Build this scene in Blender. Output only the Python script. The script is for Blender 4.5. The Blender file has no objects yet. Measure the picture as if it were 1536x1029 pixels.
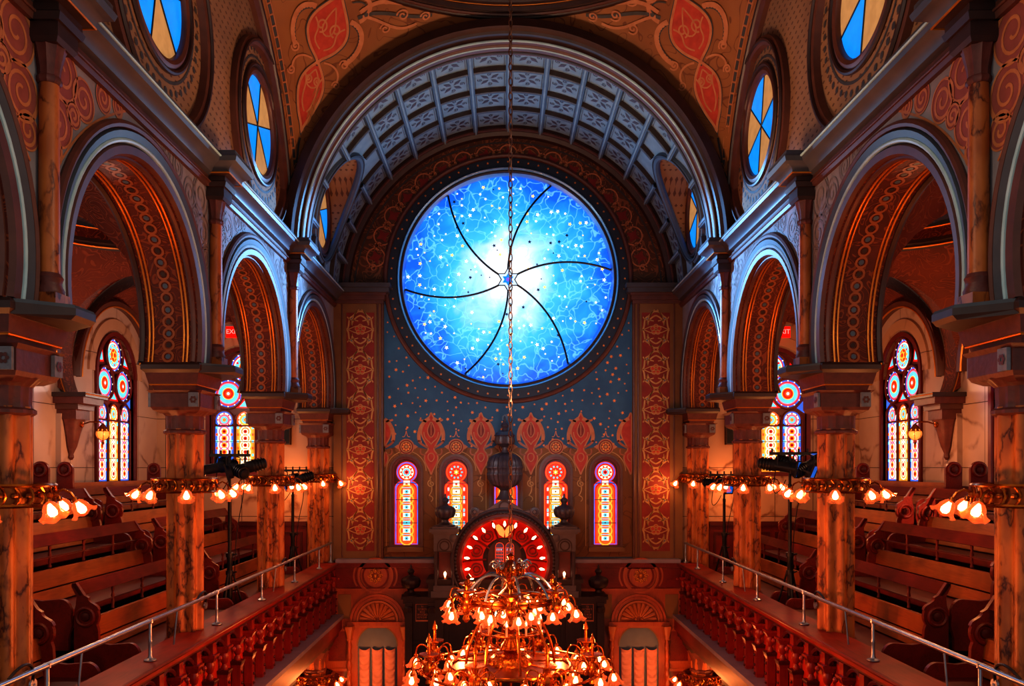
import bpy, bmesh, math, random
from mathutils import Vector, Matrix
from mathutils.geometry import tessellate_polygon
random.seed(11)
PI = math.pi
SC = bpy.context.scene
COL = SC.collection
sin, cos, sqrt = math.sin, math.cos, math.sqrt
rad = math.radians

# ------------------------------------------------------------------ materials
MT = {}
def srgb(h):
    h = h.lstrip('#')
    c = [int(h[i:i+2], 16)/255 for i in (0, 2, 4)]
    return tuple((x/12.92 if x <= .04045 else ((x+.055)/1.055)**2.4) for x in c) + (1,)

class NT:
    def __init__(s, name):
        s.m = bpy.data.materials.new(name); s.m.use_nodes = True
        s.t = s.m.node_tree; s.n = s.t.nodes; s.l = s.t.links
        s.b = s.n['Principled BSDF']
    def node(s, typ, **kw):
        n = s.n.new(typ)
        for k, v in kw.items():
            if k.startswith('i_'): n.inputs[k[2:].replace('_', ' ')].default_value = v
            else: setattr(n, k, v)
        return n
    def link(s, a, b): s.l.new(a, b)
    def coord(s, scale=(1, 1, 1), rot=(0, 0, 0)):
        tc = s.node('ShaderNodeTexCoord'); mp = s.node('ShaderNodeMapping')
        mp.inputs['Scale'].default_value = scale; mp.inputs['Rotation'].default_value = rot
        s.link(tc.outputs['Object'], mp.inputs['Vector']); return mp.outputs['Vector']
    def ramp(s, fac, stops, interp='LINEAR'):
        r = s.node('ShaderNodeValToRGB'); e = r.color_ramp.elements; r.color_ramp.interpolation = interp
        while len(e) > 1: e.remove(e[-1])
        e[0].position, e[0].color = stops[0]
        for p, c in stops[1:]:
            x = e.new(p); x.color = c
        s.link(fac, r.inputs['Fac']); return r.outputs['Color']
    def math(s, op, a, b=None):
        n = s.node('ShaderNodeMath', operation=op)
        for i, x in enumerate((a, b)):
            if x is None: continue
            if isinstance(x, (int, float)): n.inputs[i].default_value = x
            else: s.link(x, n.inputs[i])
        return n.outputs[0]
    def mix(s, fac, a, b, mode='MIX'):
        n = s.node('ShaderNodeMix', data_type='RGBA', blend_type=mode)
        for i, x in ((0, fac), (6, a), (7, b)):
            if isinstance(x, (int, float)): n.inputs[i].default_value = x
            elif isinstance(x, tuple): n.inputs[i].default_value = x
            else: s.link(x, n.inputs[i])
        return n.outputs[2]
    def bump(s, h, strength=.4, dist=.02):
        b = s.node('ShaderNodeBump', i_Strength=strength, i_Distance=dist)
        s.link(h, b.inputs['Height']); s.link(b.outputs['Normal'], s.b.inputs['Normal'])

def base(name, rough=.6, metal=0.0, spec=.4):
    k = NT(name); MT[name] = k.m
    k.b.inputs['Roughness'].default_value = rough; k.b.inputs['Metallic'].default_value = metal
    k.b.inputs['Specular IOR Level'].default_value = spec
    return k

def m_plain(name, c1, c2=None, scale=6, rough=.6, metal=0.0, bump=.15, det=4, spec=.4):
    k = base(name, rough, metal, spec); a = srgb(c1); b = srgb(c2 or c1)
    n = k.node('ShaderNodeTexNoise', i_Scale=scale, i_Detail=det); k.link(k.coord(), n.inputs['Vector'])
    k.link(k.ramp(n.outputs['Fac'], [(.3, a), (.7, b)]), k.b.inputs['Base Color'])
    if bump: k.bump(n.outputs['Fac'], bump, .01)

def m_wood(name, c1, c2, stretch=(12, .7, 12), rough=.35, spec=.5, planks=0.0):
    k = base(name, rough, 0, spec)
    v = k.coord(stretch)
    n = k.node('ShaderNodeTexNoise', i_Scale=1.6, i_Detail=5, i_Distortion=1.2); k.link(v, n.inputs['Vector'])
    n2 = k.node('ShaderNodeTexNoise', i_Scale=1.3, i_Detail=2); k.link(k.coord((1.5, 1.5, 1.5)), n2.inputs['Vector'])
    c = k.ramp(n.outputs['Fac'], [(.25, srgb(c1)), (.5, srgb(c2)), (.75, srgb(c1))])
    c = k.mix(.45, c, k.ramp(n2.outputs['Fac'], [(.35, (.25, .25, .25, 1)), (.65, (1, 1, 1, 1))]), 'MULTIPLY')
    k.link(c, k.b.inputs['Base Color']); k.bump(n.outputs['Fac'], .15, .005)

def m_marble(name, c1, c2, vein, scale=1.5, lines=None, rough=.35, vw=.045, stretch=(1, 1, 1)):
    k = base(name, rough, 0, .3)
    v = k.coord(stretch)
    w = k.node('ShaderNodeTexNoise', i_Scale=scale*1.5, i_Detail=5); k.link(v, w.inputs['Vector'])
    c = k.ramp(w.outputs['Fac'], [(.3, srgb(c1)), (.7, srgb(c2))])
    mx = k.node('ShaderNodeVectorMath', operation='ADD'); sc = k.node('ShaderNodeVectorMath', operation='SCALE')
    k.link(w.outputs['Color'], sc.inputs[0]); sc.inputs['Scale'].default_value = .55
    k.link(v, mx.inputs[0]); k.link(sc.outputs[0], mx.inputs[1])
    vo = k.node('ShaderNodeTexVoronoi', feature='DISTANCE_TO_EDGE', i_Scale=scale); k.link(mx.outputs[0], vo.inputs['Vector'])
    f = k.ramp(vo.outputs['Distance'], [(0, (1, 1, 1, 1)), (vw, (0, 0, 0, 1))])
    f2 = k.ramp(w.outputs['Fac'], [(.42, (0, 0, 0, 1)), (.58, (1, 1, 1, 1))])
    c = k.mix(k.math('MULTIPLY', f, f2), c, srgb(vein))
    if lines:
        for ax, per in lines:   # thin joint lines every `per` metres on an axis
            s = k.node('ShaderNodeSeparateXYZ'); k.link(v, s.inputs[0])
            fr = k.math('FRACT', k.math('DIVIDE', s.outputs[ax], per))
            lf = k.math('LESS_THAN', fr, .014/per)
            c = k.mix(lf, c, srgb('#3a2018'))
    k.link(c, k.b.inputs['Base Color'])

def m_arab(name, ground, ground2, line, scale=1.6, freq=5.0, width=.13, rough=.6, bump=.5, ax=None):
    """painted scrollwork: contour lines of a smooth noise field, thin curling bands on a mottled ground"""
    k = base(name, rough, 0, .3); v = k.coord()
    n = k.node('ShaderNodeTexNoise', i_Scale=scale, i_Detail=1.2, i_Distortion=1.6); k.link(v, n.inputs['Vector'])
    fr = k.math('FRACT', k.math('MULTIPLY', n.outputs['Fac'], freq*2))
    tri = k.math('ABSOLUTE', k.math('SUBTRACT', fr, .5))
    f = k.ramp(tri, [(width*.55, (1, 1, 1, 1)), (width, (0, 0, 0, 1))])
    n2 = k.node('ShaderNodeTexNoise', i_Scale=scale*.8, i_Detail=3); k.link(v, n2.inputs['Vector'])
    g = k.ramp(n2.outputs['Fac'], [(.35, srgb(ground)), (.65, srgb(ground2))])
    k.link(k.mix(f, g, srgb(line)), k.b.inputs['Base Color'])
    k.bump(f, bump, .012)

def m_stencil(name, c1, c2, dot, ax=(1, 2), per=(.16, .11), rough=.7):
    """small stencilled dashes in staggered rows on mottled plaster"""
    k = base(name, rough, 0, .25); v = k.coord()
    s = k.node('ShaderNodeSeparateXYZ'); k.link(v, s.inputs[0])
    vv = k.math('ADD', s.outputs[1], s.outputs[2]) if ax[1] == 9 else s.outputs[ax[1]]
    row = k.math('FLOOR', k.math('DIVIDE', vv, per[1]))
    u = k.math('ADD', k.math('DIVIDE', s.outputs[ax[0]], per[0]), k.math('MULTIPLY', row, .5))
    fu = k.math('ABSOLUTE', k.math('SUBTRACT', k.math('FRACT', u), .5))
    fv = k.math('ABSOLUTE', k.math('SUBTRACT', k.math('FRACT', k.math('DIVIDE', vv, per[1])), .5))
    d = k.math('ADD', k.math('MULTIPLY', fu, .9), k.math('MULTIPLY', fv, 1.4))
    f = k.math('LESS_THAN', d, .27)
    n = k.node('ShaderNodeTexNoise', i_Scale=1.1, i_Detail=4); k.link(v, n.inputs['Vector'])
    g = k.ramp(n.outputs['Fac'], [(.35, srgb(c1)), (.65, srgb(c2))])
    k.link(k.mix(k.math('MULTIPLY', f, .8), g, srgb(dot)), k.b.inputs['Base Color'])

def m_emit(name, col, strength=1.0, var=0.0, rough=.25, sample=False):
    k = base(name, rough, 0, .3); c = srgb(col)
    k.b.inputs['Base Color'].default_value = tuple(x*.3 for x in c[:3])+(1,)
    k.b.inputs['Emission Strength'].default_value = strength
    if var:
        n = k.node('ShaderNodeTexNoise', i_Scale=7.0, i_Detail=3); k.link(k.coord(), n.inputs['Vector'])
        a = tuple(x*(1-var) for x in c[:3])+(1,)
        k.link(k.ramp(n.outputs['Fac'], [(.35, a), (.65, c)]), k.b.inputs['Emission Color'])
    else:
        k.b.inputs['Emission Color'].default_value = c
    k.m.cycles.emission_sampling = 'AUTO' if sample else 'NONE'

def m_sky_glass(name):
    """big round window: pale centre to cyan to deep blue, veined with thin pale swirls"""
    k = base(name, .25, 0, .3); v = k.coord()
    ln = k.node('ShaderNodeVectorMath', operation='LENGTH'); k.link(v, ln.inputs[0])
    n = k.node('ShaderNodeTexNoise', i_Scale=1.3, i_Detail=4, i_Distortion=.8); k.link(v, n.inputs['Vector'])
    d = k.math('ADD', k.math('DIVIDE', ln.outputs['Value'], 2.44), k.math('MULTIPLY', k.math('SUBTRACT', n.outputs['Fac'], .5), .75))
    c = k.ramp(d, [(.0, srgb('#fffaf0')), (.2, srgb('#eef2fb')), (.36, srgb('#9fd2f6')), (.55, srgb('#3cb0f0')), (.78, srgb('#1e8ae8')), (1.0, srgb('#0c56dc'))])
    vo = k.node('ShaderNodeTexVoronoi', feature='DISTANCE_TO_EDGE', i_Scale=3.4)
    ad = k.node('ShaderNodeVectorMath', operation='ADD'); sc = k.node('ShaderNodeVectorMath', operation='SCALE'); sc.inputs['Scale'].default_value = .7
    n2 = k.node('ShaderNodeTexNoise', i_Scale=2.2, i_Detail=2); k.link(v, n2.inputs['Vector'])
    k.link(n2.outputs['Color'], sc.inputs[0]); k.link(v, ad.inputs[0]); k.link(sc.outputs[0], ad.inputs[1]); k.link(ad.outputs[0], vo.inputs['Vector'])
    f = k.ramp(vo.outputs['Distance'], [(0, (.42, .42, .42, 1)), (.06, (0, 0, 0, 1))])
    c = k.mix(f, c, srgb('#8ff0ff'))
    k.b.inputs['Base Color'].default_value = (.01, .05, .15, 1)
    k.link(c, k.b.inputs['Emission Color']); k.b.inputs['Emission Strength'].default_value = 1.15

# palette
m_plain('plaster', '#767072', '#908c8e', 2.0, .75, bump=.1)
m_stencil('stencil_wall', '#7a5a42', '#8f6a4c', '#43271c', (1, 2))
m_stencil('stencil_hood', '#8d6a44', '#a07a4e', '#4a2e1c', (0, 9), (.12, .10))
m_arab('pendentive', '#7c4a26', '#8f5a2f', '#6d3c1d', 1.2, 2.2, .06, bump=.15)
m_plain('arabesque_red', '#9a2a18', '#b23a22', 8, .6)
m_plain('arabesque_tan', '#b5744a', '#a3623b', 8, .6)
m_plain('arabesque_dark', '#33302f', '#3e3a3a', 8, .6)
m_plain('scroll_rose', '#8c4a40', '#7c4038', 8, .7)
m_plain('scroll_grey', '#6e6664', '#7c7472', 8, .7)
m_plain('moulding_brown', '#4a2a22', '#5c3529', 5, .45, spec=.5)
m_plain('moulding_dark', '#2a1a18', '#38231f', 5, .45, spec=.5)
m_plain('moulding_blue', '#343c44', '#3e464e', 5, .4, spec=.5)
m_plain('moulding_pale', '#8fb6be', '#a5c8ce', 5, .3, spec=.6)  # blue-lit highlight of the thin mouldings put into their paint
m_plain('cornice_grey', '#3c3c41', '#4a4a4f', 3, .4, spec=.5)
m_plain('gold_line', '#c8772a', '#d98a35', 9, .35, .6)
m_arab('soffit', '#4a1c12', '#5c2416', '#7c3a1e', 3.0, 4.0, .16)
m_arab('vault_red', '#55200f', '#6b2a14', '#7d3a1f', 2.2, 5.0, .14)
m_plain('ring_tan', '#8a4a28', '#9a5630', 8, .5)
m_marble('marble_wall', '#b59a86', '#a78a78', '#6b4a3c', .9, [(1, 1.03), (2, 1.15)])
m_marble('marble_wall_end', '#b08a6c', '#a07a5e', '#6b4028', .9, [(0, .9), (2, 1.15)])
m_marble('marble_column', '#b56c36', '#8a4720', '#3c160c', 4.2, None, .4, .10, (1, 1, .4))
m_plain('capital', '#4f2722', '#613029', 14, .5, bump=.5)
m_plain('rosette_block', '#7a7a80', '#5e5e66', 14, .5, bump=.6)
m_plain('blue_wall', '#244d6b', '#2d5a78', 3, .7)
m_plain('rim_blue', '#8cc4ea', '#9ad0f2', 3, .3, .9, bump=0)  # light of the glass on the rim put into its blue colour
m_plain('blue_dark', '#1b2836', '#22303f', 3, .6)
m_plain('star_gold', '#e08a3a', '#c9772c', 9, .5)
m_arab('dado_gold', '#6d4620', '#7a4e26', '#5f3a1a', 1.0, 1.5, .05, bump=.1)
m_arab('band_brown', '#4a3020', '#553622', '#7d4c30', 2.4, 3.2, .16)
m_plain('pilaster_gold', '#6a4a2a', '#74522e', 4, .6)
m_plain('panel_red', '#6a1a12', '#7c2216', 6, .6)
m_plain('lace_tan', '#b58a52', '#a37a46', 6, .6)
m_plain('coffer_blue', '#6d8a98', '#7d99a6', 5, .6)
m_plain('coffer_rib', '#44586a', '#4d6274', 4, .5)
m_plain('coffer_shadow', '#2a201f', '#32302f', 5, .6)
m_plain('coffer_stencil', '#433f4a', '#4c4650', 5, .6)
m_wood('pew_wood', '#7c3c12', '#96501c', (9, .8, 9), .5, .25)
m_wood('mahogany', '#561409', '#6e1c0e', (9, .8, 9), .4, .3)
m_wood('rest_wood', '#4c140c', '#5e1a0f', (9, .8, 9), .65, .06)
m_wood('capping_wood', '#74190c', '#8e2410', (9, .8, 9), .5, .2)
m_wood('mahogany_dark', '#40110c', '#501811', (9, .8, 9), .4, .3)
m_wood('ark_wood', '#1a0c0e', '#261416', (8, 8, 1), .5, .3)
m_plain('ark_grey', '#302b31', '#3b353c', 7, .45, bump=.3, spec=.5)
m_wood('wall_wood', '#8a3a18', '#a04a20', (9, 9, 1.0), .4)
m_wood('floor_wood', '#3a2218', '#4a2c1c', (8, .6, 8), .5)
m_plain('ledge', '#6f6470', '#7c7280', 4, .5)
m_plain('steel', '#8894a4', '#9aa6b4', 9, .28, .8)
m_plain('black_metal', '#121214', '#1c1c20', 9, .45, .3)
m_plain('black_plastic', '#141418', '#1e1e24', 9, .6, spec=.2)
m_wood('red_panel', '#9c2410', '#b42e14', (9, .8, 9), .5, .3)  # brighter than the mahogany: red chandelier light put into the wood colour
m_wood('baluster_red', '#6e180c', '#8a2210', (9, 9, 1), .35, .4)
m_plain('brass', '#a85a1c', '#8a4414', 12, .25, .9)
m_plain('brass_dark', '#8a4a1e', '#73381a', 12, .3, .8)
m_plain('silver_scroll', '#6f8598', '#93a7b8', 12, .25, .8)
m_plain('chain_iron', '#6a4a38', '#7a5844', 12, .4, .7)
m_plain('ark_red', '#8f1208', '#a81a0c', 6, .45)
m_plain('ark_red_dark', '#4a0a08', '#5c0f0a', 6, .5)
m_plain('inscription', '#a8603a', '#94502e', 9, .4, .3)
m_plain('curtain', '#c08a78', '#ad7866', 4, .8)
m_plain('speaker_grey', '#3c2a24', '#46322a', 7, .6)
m_plain('pull_red', '#c01810', '#b01410', 7, .4)
m_plain('pull_white', '#d8d0c8', '#d0c8c0', 7, .4)
m_plain('sign_grey', '#8a7a78', '#968684', 7, .5)
m_emit('sign_red', '#ff1008', 1.2)
m_emit('sign_letter', '#ff8a80', 1.1)
m_emit('bulb', '#ffcf80', 14.0)
m_emit('bulb_white', '#ffe0b0', 12.0)
m_emit('shade_glass', '#f0602c', .75, .25); MT['shade_glass'].node_tree.nodes['Principled BSDF'].inputs['Alpha'].default_value = .6
m_emit('flame_bulb', '#ffb080', 9.0)
m_emit('globe_glass', '#ff8a3c', 1.3, .3)
m_emit('gel_blue', '#1a6ae0', .7, .4)
m_emit('g_white', '#fff2cf', 1.15, .12); m_emit('g_yellow', '#ffb83a', 1.05, .25); m_emit('g_gold', '#ee8f28', 1.0, .3)
m_emit('g_orange', '#ff5a1e', 1.0, .25); m_emit('g_red', '#ee1c10', 1.0, .2); m_emit('g_pink', '#f56a86', 1.1, .2)
m_emit('g_blue', '#3f70f0', .95, .3); m_emit('g_cyan', '#5fd0f0', 1.15, .25); m_emit('g_violet', '#7a58ff', 1.1, .2)
m_emit('g_dark', '#5a0a08', .5); m_emit('g_ice', '#c4e0ff', 1.1, .2)
m_emit('oc_blue', '#0a86f0', 1.0, .15); m_emit('oc_amber', '#b98450', .8, .2)
m_emit('star_white', '#fff6dc', 1.5); m_emit('star_yellow', '#ffd070', 1.3)
m_plain('star_dark', '#143a78', '#143a78', 4, .5, bump=0)
m_plain('lead', '#0c1a26', '#12222e', 9, .4, bump=0)
m_plain('maroon_frame', '#541410', '#641a14', 7, .4)
m_sky_glass('sky_glass')

# ------------------------------------------------------------------ mesh builder
def lerp(a, b, t): return a+(b-a)*t
def py(y): return lambda u, v, h: (u, y-h, v)            # wall seen from the nave, h towards the nave west end
def px(s, x): return lambda u, v, h: (s*(x-h), u, v)      # side wall plane, h towards the nave axis

def circ(c, r, n=32, a0=0.0, a1=2*PI, close=True):
    m = n if close else n+1
    return [(c[0]+r*cos(a0+(a1-a0)*i/n), c[1]+r*sin(a0+(a1-a0)*i/n)) for i in range(m)]
def arch_pts(c, w, z0, zs, n=20):
    """round-headed opening outline: half width w, foot z0, springing zs"""
    return [(c-w, z0), (c+w, z0)] + [(c+w*cos(PI*i/n), zs+w*sin(PI*i/n)) for i in range(n+1)]
def star_pts(c, r, k=5, inner=.45, rot=0.0):
    return [(c[0]+(r if i % 2 == 0 else r*inner)*sin(rot+PI*i/k), c[1]+(r if i % 2 == 0 else r*inner)*cos(rot+PI*i/k)) for i in range(2*k)]
def spiral(c, r, turns=1.6, a0=0.0, n=28, s=1):
    return [(c[0]+r*(1-.85*i/n)*cos(a0+s*turns*2*PI*i/n), c[1]+r*(1-.85*i/n)*sin(a0+s*turns*2*PI*i/n)) for i in range(n+1)]
def bez(p0, p1, p2, p3, n=12):
    out = []
    for i in range(n+1):
        t = i/n; a = (1-t)**3; b = 3*t*(1-t)**2; c = 3*t*t*(1-t); d = t**3
        out.append(tuple(a*x+b*y+c*z+d*w for x, y, z, w in zip(p0, p1, p2, p3)))
    return out

class MB:
    def __init__(s): s.v = []; s.f = []; s.m = []
    def add(s, vs, fs, mat):
        o = len(s.v); s.v += [tuple(x) for x in vs]
        s.f += [tuple(o+i for i in f) for f in fs]; s.m += [mat]*len(fs); return s
    def box(s, x0, y0, z0, x1, y1, z1, mat):
        v = [(x0, y0, z0), (x1, y0, z0), (x1, y1, z0), (x0, y1, z0), (x0, y0, z1), (x1, y0, z1), (x1, y1, z1), (x0, y1, z1)]
        return s.add(v, [(0, 3, 2, 1), (4, 5, 6, 7), (0, 1, 5, 4), (1, 2, 6, 5), (2, 3, 7, 6), (3, 0, 4, 7)], mat)
    def poly(s, pts, F, h, mat): return s.add([F(u, v, h) for u, v in pts], [tuple(range(len(pts)))], mat)
    def disc(s, c, r, F, h, mat, n=24): return s.poly(circ(c, r, n), F, h, mat)
    def ring(s, c, r0, r1, F, h, mat, n=32, a0=0.0, a1=2*PI):
        A = circ(c, r0, n, a0, a1, False); B = circ(c, r1, n, a0, a1, False)
        v = [F(u, w, h) for u, w in A+B]
        return s.add(v, [(i, i+1, n+2+i, n+1+i) for i in range(n)], mat)
    def fan(s, pts, c, F, h, mat, rings=6):
        n = len(pts); v = [F(c[0], c[1], h)]
        for k in range(1, rings+1): v += [F(lerp(c[0], u, k/rings), lerp(c[1], w, k/rings), h) for u, w in pts]
        f = [(0, 1+i, 1+(i+1) % n) for i in range(n)]
        for k in range(rings-1): f += [(1+k*n+i, 1+k*n+(i+1) % n, 1+(k+1)*n+(i+1) % n, 1+(k+1)*n+i) for i in range(n)]
        return s.add(v, f, mat)
    def strip(s, pts, w, F, h, mat, closed=False):
        n = len(pts); L = []; R = []
        for i in range(n):
            a = pts[(i-1) % n] if (closed or i > 0) else pts[i]
            b = pts[(i+1) % n] if (closed or i < n-1) else pts[i]
            dx, dy = b[0]-a[0], b[1]-a[1]; q = math.hypot(dx, dy) or 1
            nx, ny = -dy/q*w/2, dx/q*w/2
            L.append((pts[i][0]+nx, pts[i][1]+ny)); R.append((pts[i][0]-nx, pts[i][1]-ny))
        v = [F(u, q, h) for u, q in L+R]
        m = n if closed else n-1
        return s.add(v, [(i, (i+1) % n, n+(i+1) % n, n+i) for i in range(m)], mat)
    def slab(s, pts, F, h0, h1, mat, side=None):
        n = len(pts)
        v = [F(u, w, h0) for u, w in pts]+[F(u, w, h1) for u, w in pts]
        s.add(v, [tuple(range(n)), tuple(range(n, 2*n))], mat)
        return s.add(v, [(i, (i+1) % n, n+(i+1) % n, n+i) for i in range(n)], side or mat)
    def plate(s, outer, holes, F, h, mat, depth=0, side=None):
        loops = [outer]+holes
        tri = tessellate_polygon([[Vector((u, w, 0)) for u, w in lp] for lp in loops])
        flat = [p for lp in loops for p in lp]
        s.add([F(u, w, h) for u, w in flat], tri, mat)
        if depth:
            s.add([F(u, w, h-depth) for u, w in flat], tri, mat)
            for lp in loops:
                n = len(lp); v = [F(u, w, h) for u, w in lp]+[F(u, w, h-depth) for u, w in lp]
                s.add(v, [(i, (i+1) % n, n+(i+1) % n, n+i) for i in range(n)], side or mat)
        return s
    def arc(s, prof, c, a0, a1, n, F, mat, closed=False, full=False):
        """sweep profile [(radius, h)] round centre c in the (u,v) plane of F"""
        k = len(prof); v = []
        m = n if full else n+1
        for i in range(m):
            a = a0+(a1-a0)*i/n
            v += [F(c[0]+r*cos(a), c[1]+r*sin(a), h) for r, h in prof]
        f = []
        for i in range(n):
            p = i*k; q = ((i+1) % m)*k
            for j in range(k if closed else k-1):
                jj = (j+1) % k; f.append((p+j, p+jj, q+jj, q+j))
        return s.add(v, f, mat)
    def roll(s, c, r, t, h, a0, a1, n, F, mat, k=8, full=False):
        return s.arc([(r+t*cos(2*PI*i/k), h+t*sin(2*PI*i/k)) for i in range(k)], c, a0, a1, n, F, mat, True, full)
    def lathe(s, prof, n, mat, M=None, lobes=0, amp=0.0, l0=None, caps=True):
        """profile [(r, z)] about z; lobes flute the parts whose profile index is in l0 (or all)"""
        v = []
        for j, (r, z) in enumerate(prof):
            for i in range(n):
                a = 2*PI*i/n
                rr = r*(1+amp*cos(lobes*a)) if lobes and (l0 is None or l0[0] <= j <= l0[1]) else r
                v.append((rr*cos(a), rr*sin(a), z))
        f = [(j*n+i, j*n+(i+1) % n, (j+1)*n+(i+1) % n, (j+1)*n+i) for j in range(len(prof)-1) for i in range(n)]
        if caps:
            if prof[0][0] > 1e-4: f.append(tuple(reversed(range(n))))
            if prof[-1][0] > 1e-4: f.append(tuple((len(prof)-1)*n+i for i in range(n)))
        if M is not None: v = [tuple(M @ Vector(p)) for p in v]
        return s.add(v, f, mat)
    def tube(s, pts, r, mat, n=8, closed=False, caps=True):
        P = [Vector(p) for p in pts]; m = len(P); v = []
        up = None
        for i in range(m):
            a = P[(i-1) % m] if (closed or i > 0) else P[i]
            b = P[(i+1) % m] if (closed or i < m-1) else P[i]
            t = (b-a).normalized()
            if up is None:
                up = Vector((0, 0, 1)) if abs(t.z) < .9 else Vector((1, 0, 0))
            x = t.cross(up)
            if x.length < 1e-5: x = t.cross(Vector((0, 1, 0)))
            x.normalize(); y = x.cross(t).normalized(); up = y
            rr = r[i] if isinstance(r, (list, tuple)) else r
            v += [tuple(P[i]+x*(rr*cos(2*PI*j/n))+y*(rr*sin(2*PI*j/n))) for j in range(n)]
        f = []
        for i in range(m if closed else m-1):
            p = i*n; q = ((i+1) % m)*n
            f += [(p+j, p+(j+1) % n, q+(j+1) % n, q+j) for j in range(n)]
        if caps and not closed: f += [tuple(reversed(range(n))), tuple((m-1)*n+j for j in range(n))]
        return s.add(v, f, mat)
    def ball(s, c, r, mat, n=12, m=8, sz=1.0):
        return s.lathe([(max(1e-5, r*sin(PI*i/m)), -r*sz*cos(PI*i/m)) for i in range(m+1)], n, mat, Matrix.Translation(c), caps=False)
    def extrude_y(s, prof, y0, y1, mat, sx=1):
        """profile [(x,z)] closed, extruded along y"""
        n = len(prof); v = [(sx*x, y0, z) for x, z in prof]+[(sx*x, y1, z) for x, z in prof]
        return s.add(v, [tuple(range(n)), tuple(range(n, 2*n))]+[(i, (i+1) % n, n+(i+1) % n, n+i) for i in range(n)], mat)
    def merge(s, o, M=None, mirror=False):
        v = o.v
        if mirror: v = [(-p[0], p[1], p[2]) for p in v]
        if M is not None: v = [tuple(M @ Vector(p)) for p in v]
        k = len(s.v); s.v += v; s.f += [tuple(k+i for i in f) for f in o.f]; s.m += o.m; return s
    def mesh(s, name, smooth=True, ang=38):
        keys = []
        for k in s.m:
            if k not in keys: keys.append(k)
        me = bpy.data.meshes.new(name); me.from_pydata(s.v, [], s.f)
        for k in keys: me.materials.append(MT[k])
        me.polygons.foreach_set('material_index', [keys.index(k) for k in s.m])
        bm = bmesh.new(); bm.from_mesh(me); bmesh.ops.recalc_face_normals(bm, faces=bm.faces); bm.to_mesh(me); bm.free()
        if smooth:
            me.polygons.foreach_set('use_smooth', [True]*len(me.polygons))
            me.set_sharp_from_angle(angle=rad(ang))
        me.update(); return me
    def build(s, name, parent=None, smooth=True, loc=None):
        o = bpy.data.objects.new(name, s.mesh(name, smooth)); COL.objects.link(o)
        if parent: o.parent = parent
        if loc: o.location = loc
        return o

def thing(name, label, cat, loc=(0, 0, 0), rz=0, group=None, kind=None):
    o = bpy.data.objects.new(name, None); COL.objects.link(o); o.empty_display_size = .2
    o.location = loc; o.rotation_euler = (0, 0, rz)
    return tag(o, label, cat, group, kind)
def tag(o, label=None, cat=None, group=None, kind=None):
    if label: o['label'] = label
    if cat: o['category'] = cat
    if group: o['group'] = group
    if kind: o['kind'] = kind
    return o
def struct(name, mb, parent=None, smooth=True, loc=None):
    o = mb.build(name, parent, smooth, loc)
    if not parent: o['kind'] = 'structure'
    return o
def dup(o, parent=None, loc=None, rz=None, label=None, sx=None):
    c = o.copy(); COL.objects.link(c)
    if parent: c.parent = parent
    if loc: c.location = loc
    if rz is not None: c.rotation_euler = (0, 0, rz)
    if label: c['label'] = label
    if sx is not None: c.scale = (sx, 1, 1)
    for ch in list(o.children): dup(ch, c)
    return c
def instance(me, name, parent, loc=(0, 0, 0), rot=(0, 0, 0)):
    o = bpy.data.objects.new(name, me); COL.objects.link(o); o.parent = parent
    o.location = loc; o.rotation_euler = rot; return o
def light(name, loc, power, col, size=.05, spot=None, rot=None):
    d = bpy.data.lights.new(name, 'SPOT' if spot else 'POINT')
    d.energy = power; d.color = col; d.shadow_soft_size = size
    if spot: d.spot_size = spot; d.spot_blend = .6
    o = bpy.data.objects.new(name, d); COL.objects.link(o); o.location = loc
    if rot: o.rotation_euler = rot
    return o
# ------------------------------------------------------------------ layout (camera height is z = 0)
BAY = 4.13; D3 = 19.54
D = [D3-4*BAY, D3-3*BAY, D3-2*BAY, D3-BAY, D3]
XN, XA, XC, XW = 4.10, 4.80, 4.44, 8.3
ZSP = 1.38; ZC = 1.75; RI = 1.62          # arcade arches
ZV = 4.05                                  # vault springing
YC = D[2]                                  # centre of the crossing
GF = -2.75; MF = -6.6                      # gallery floor, main floor
SIDES = ((-1, 'left'), (1, 'right'))
TH0 = math.asin((ZSP-ZC)/RI); TH1 = PI-TH0

# camera
cd = bpy.data.cameras.new('camera'); cam = bpy.data.objects.new('camera', cd); COL.objects.link(cam)
cam.location = (-.08, 0, 0); cam.rotation_euler = (PI/2, 0, 0)
cd.sensor_width = 36; cd.lens = 36*1240/1536; cd.shift_x = 11/1536; cd.shift_y = 187.5/1536; cd.clip_start = .05
SC.camera = cam

# ------------------------------------------------------------------ arcade walls
def arch_bay(mb, F, u0, u1, zb, zt, c, r, t0, t1, thick, mface, msof, mback):
    """wall panel with a round/horseshoe opening; polar strip between arch and the rectangle"""
    angs = sorted(set([t0+(t1-t0)*i/44 for i in range(45)]+[math.atan2(zt-c[1], u1-c[0]), math.atan2(zt-c[1], u0-c[0])]))
    inn = []; out = []
    for a in angs:
        inn.append((c[0]+r*cos(a), c[1]+r*sin(a)))
        k = []
        if cos(a) > 1e-6: k.append((u1-c[0])/cos(a))
        if cos(a) < -1e-6: k.append((u0-c[0])/cos(a))
        if sin(a) > 1e-6: k.append((zt-c[1])/sin(a))
        if sin(a) < -1e-6: k.append((zb-c[1])/sin(a))
        q = min(k); out.append((c[0]+q*cos(a), c[1]+q*sin(a)))
    out = [(u1, zb)]+out+[(u0, zb)]; inn = [inn[0]]+inn+[inn[-1]]
    n = len(inn)
    for h, m in ((0, mface), (-thick, mback)):
        mb.add([F(u, v, h) for u, v in inn+out], [(i, i+1, n+i+1, n+i) for i in range(n-1)], m)
    A = [F(u, v, 0) for u, v in inn[1:-1]]+[F(u, v, -thick) for u, v in inn[1:-1]]; q = n-2
    mb.add(A, [(i, i+1, q+i+1, q+i) for i in range(q-1)], msof)

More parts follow.
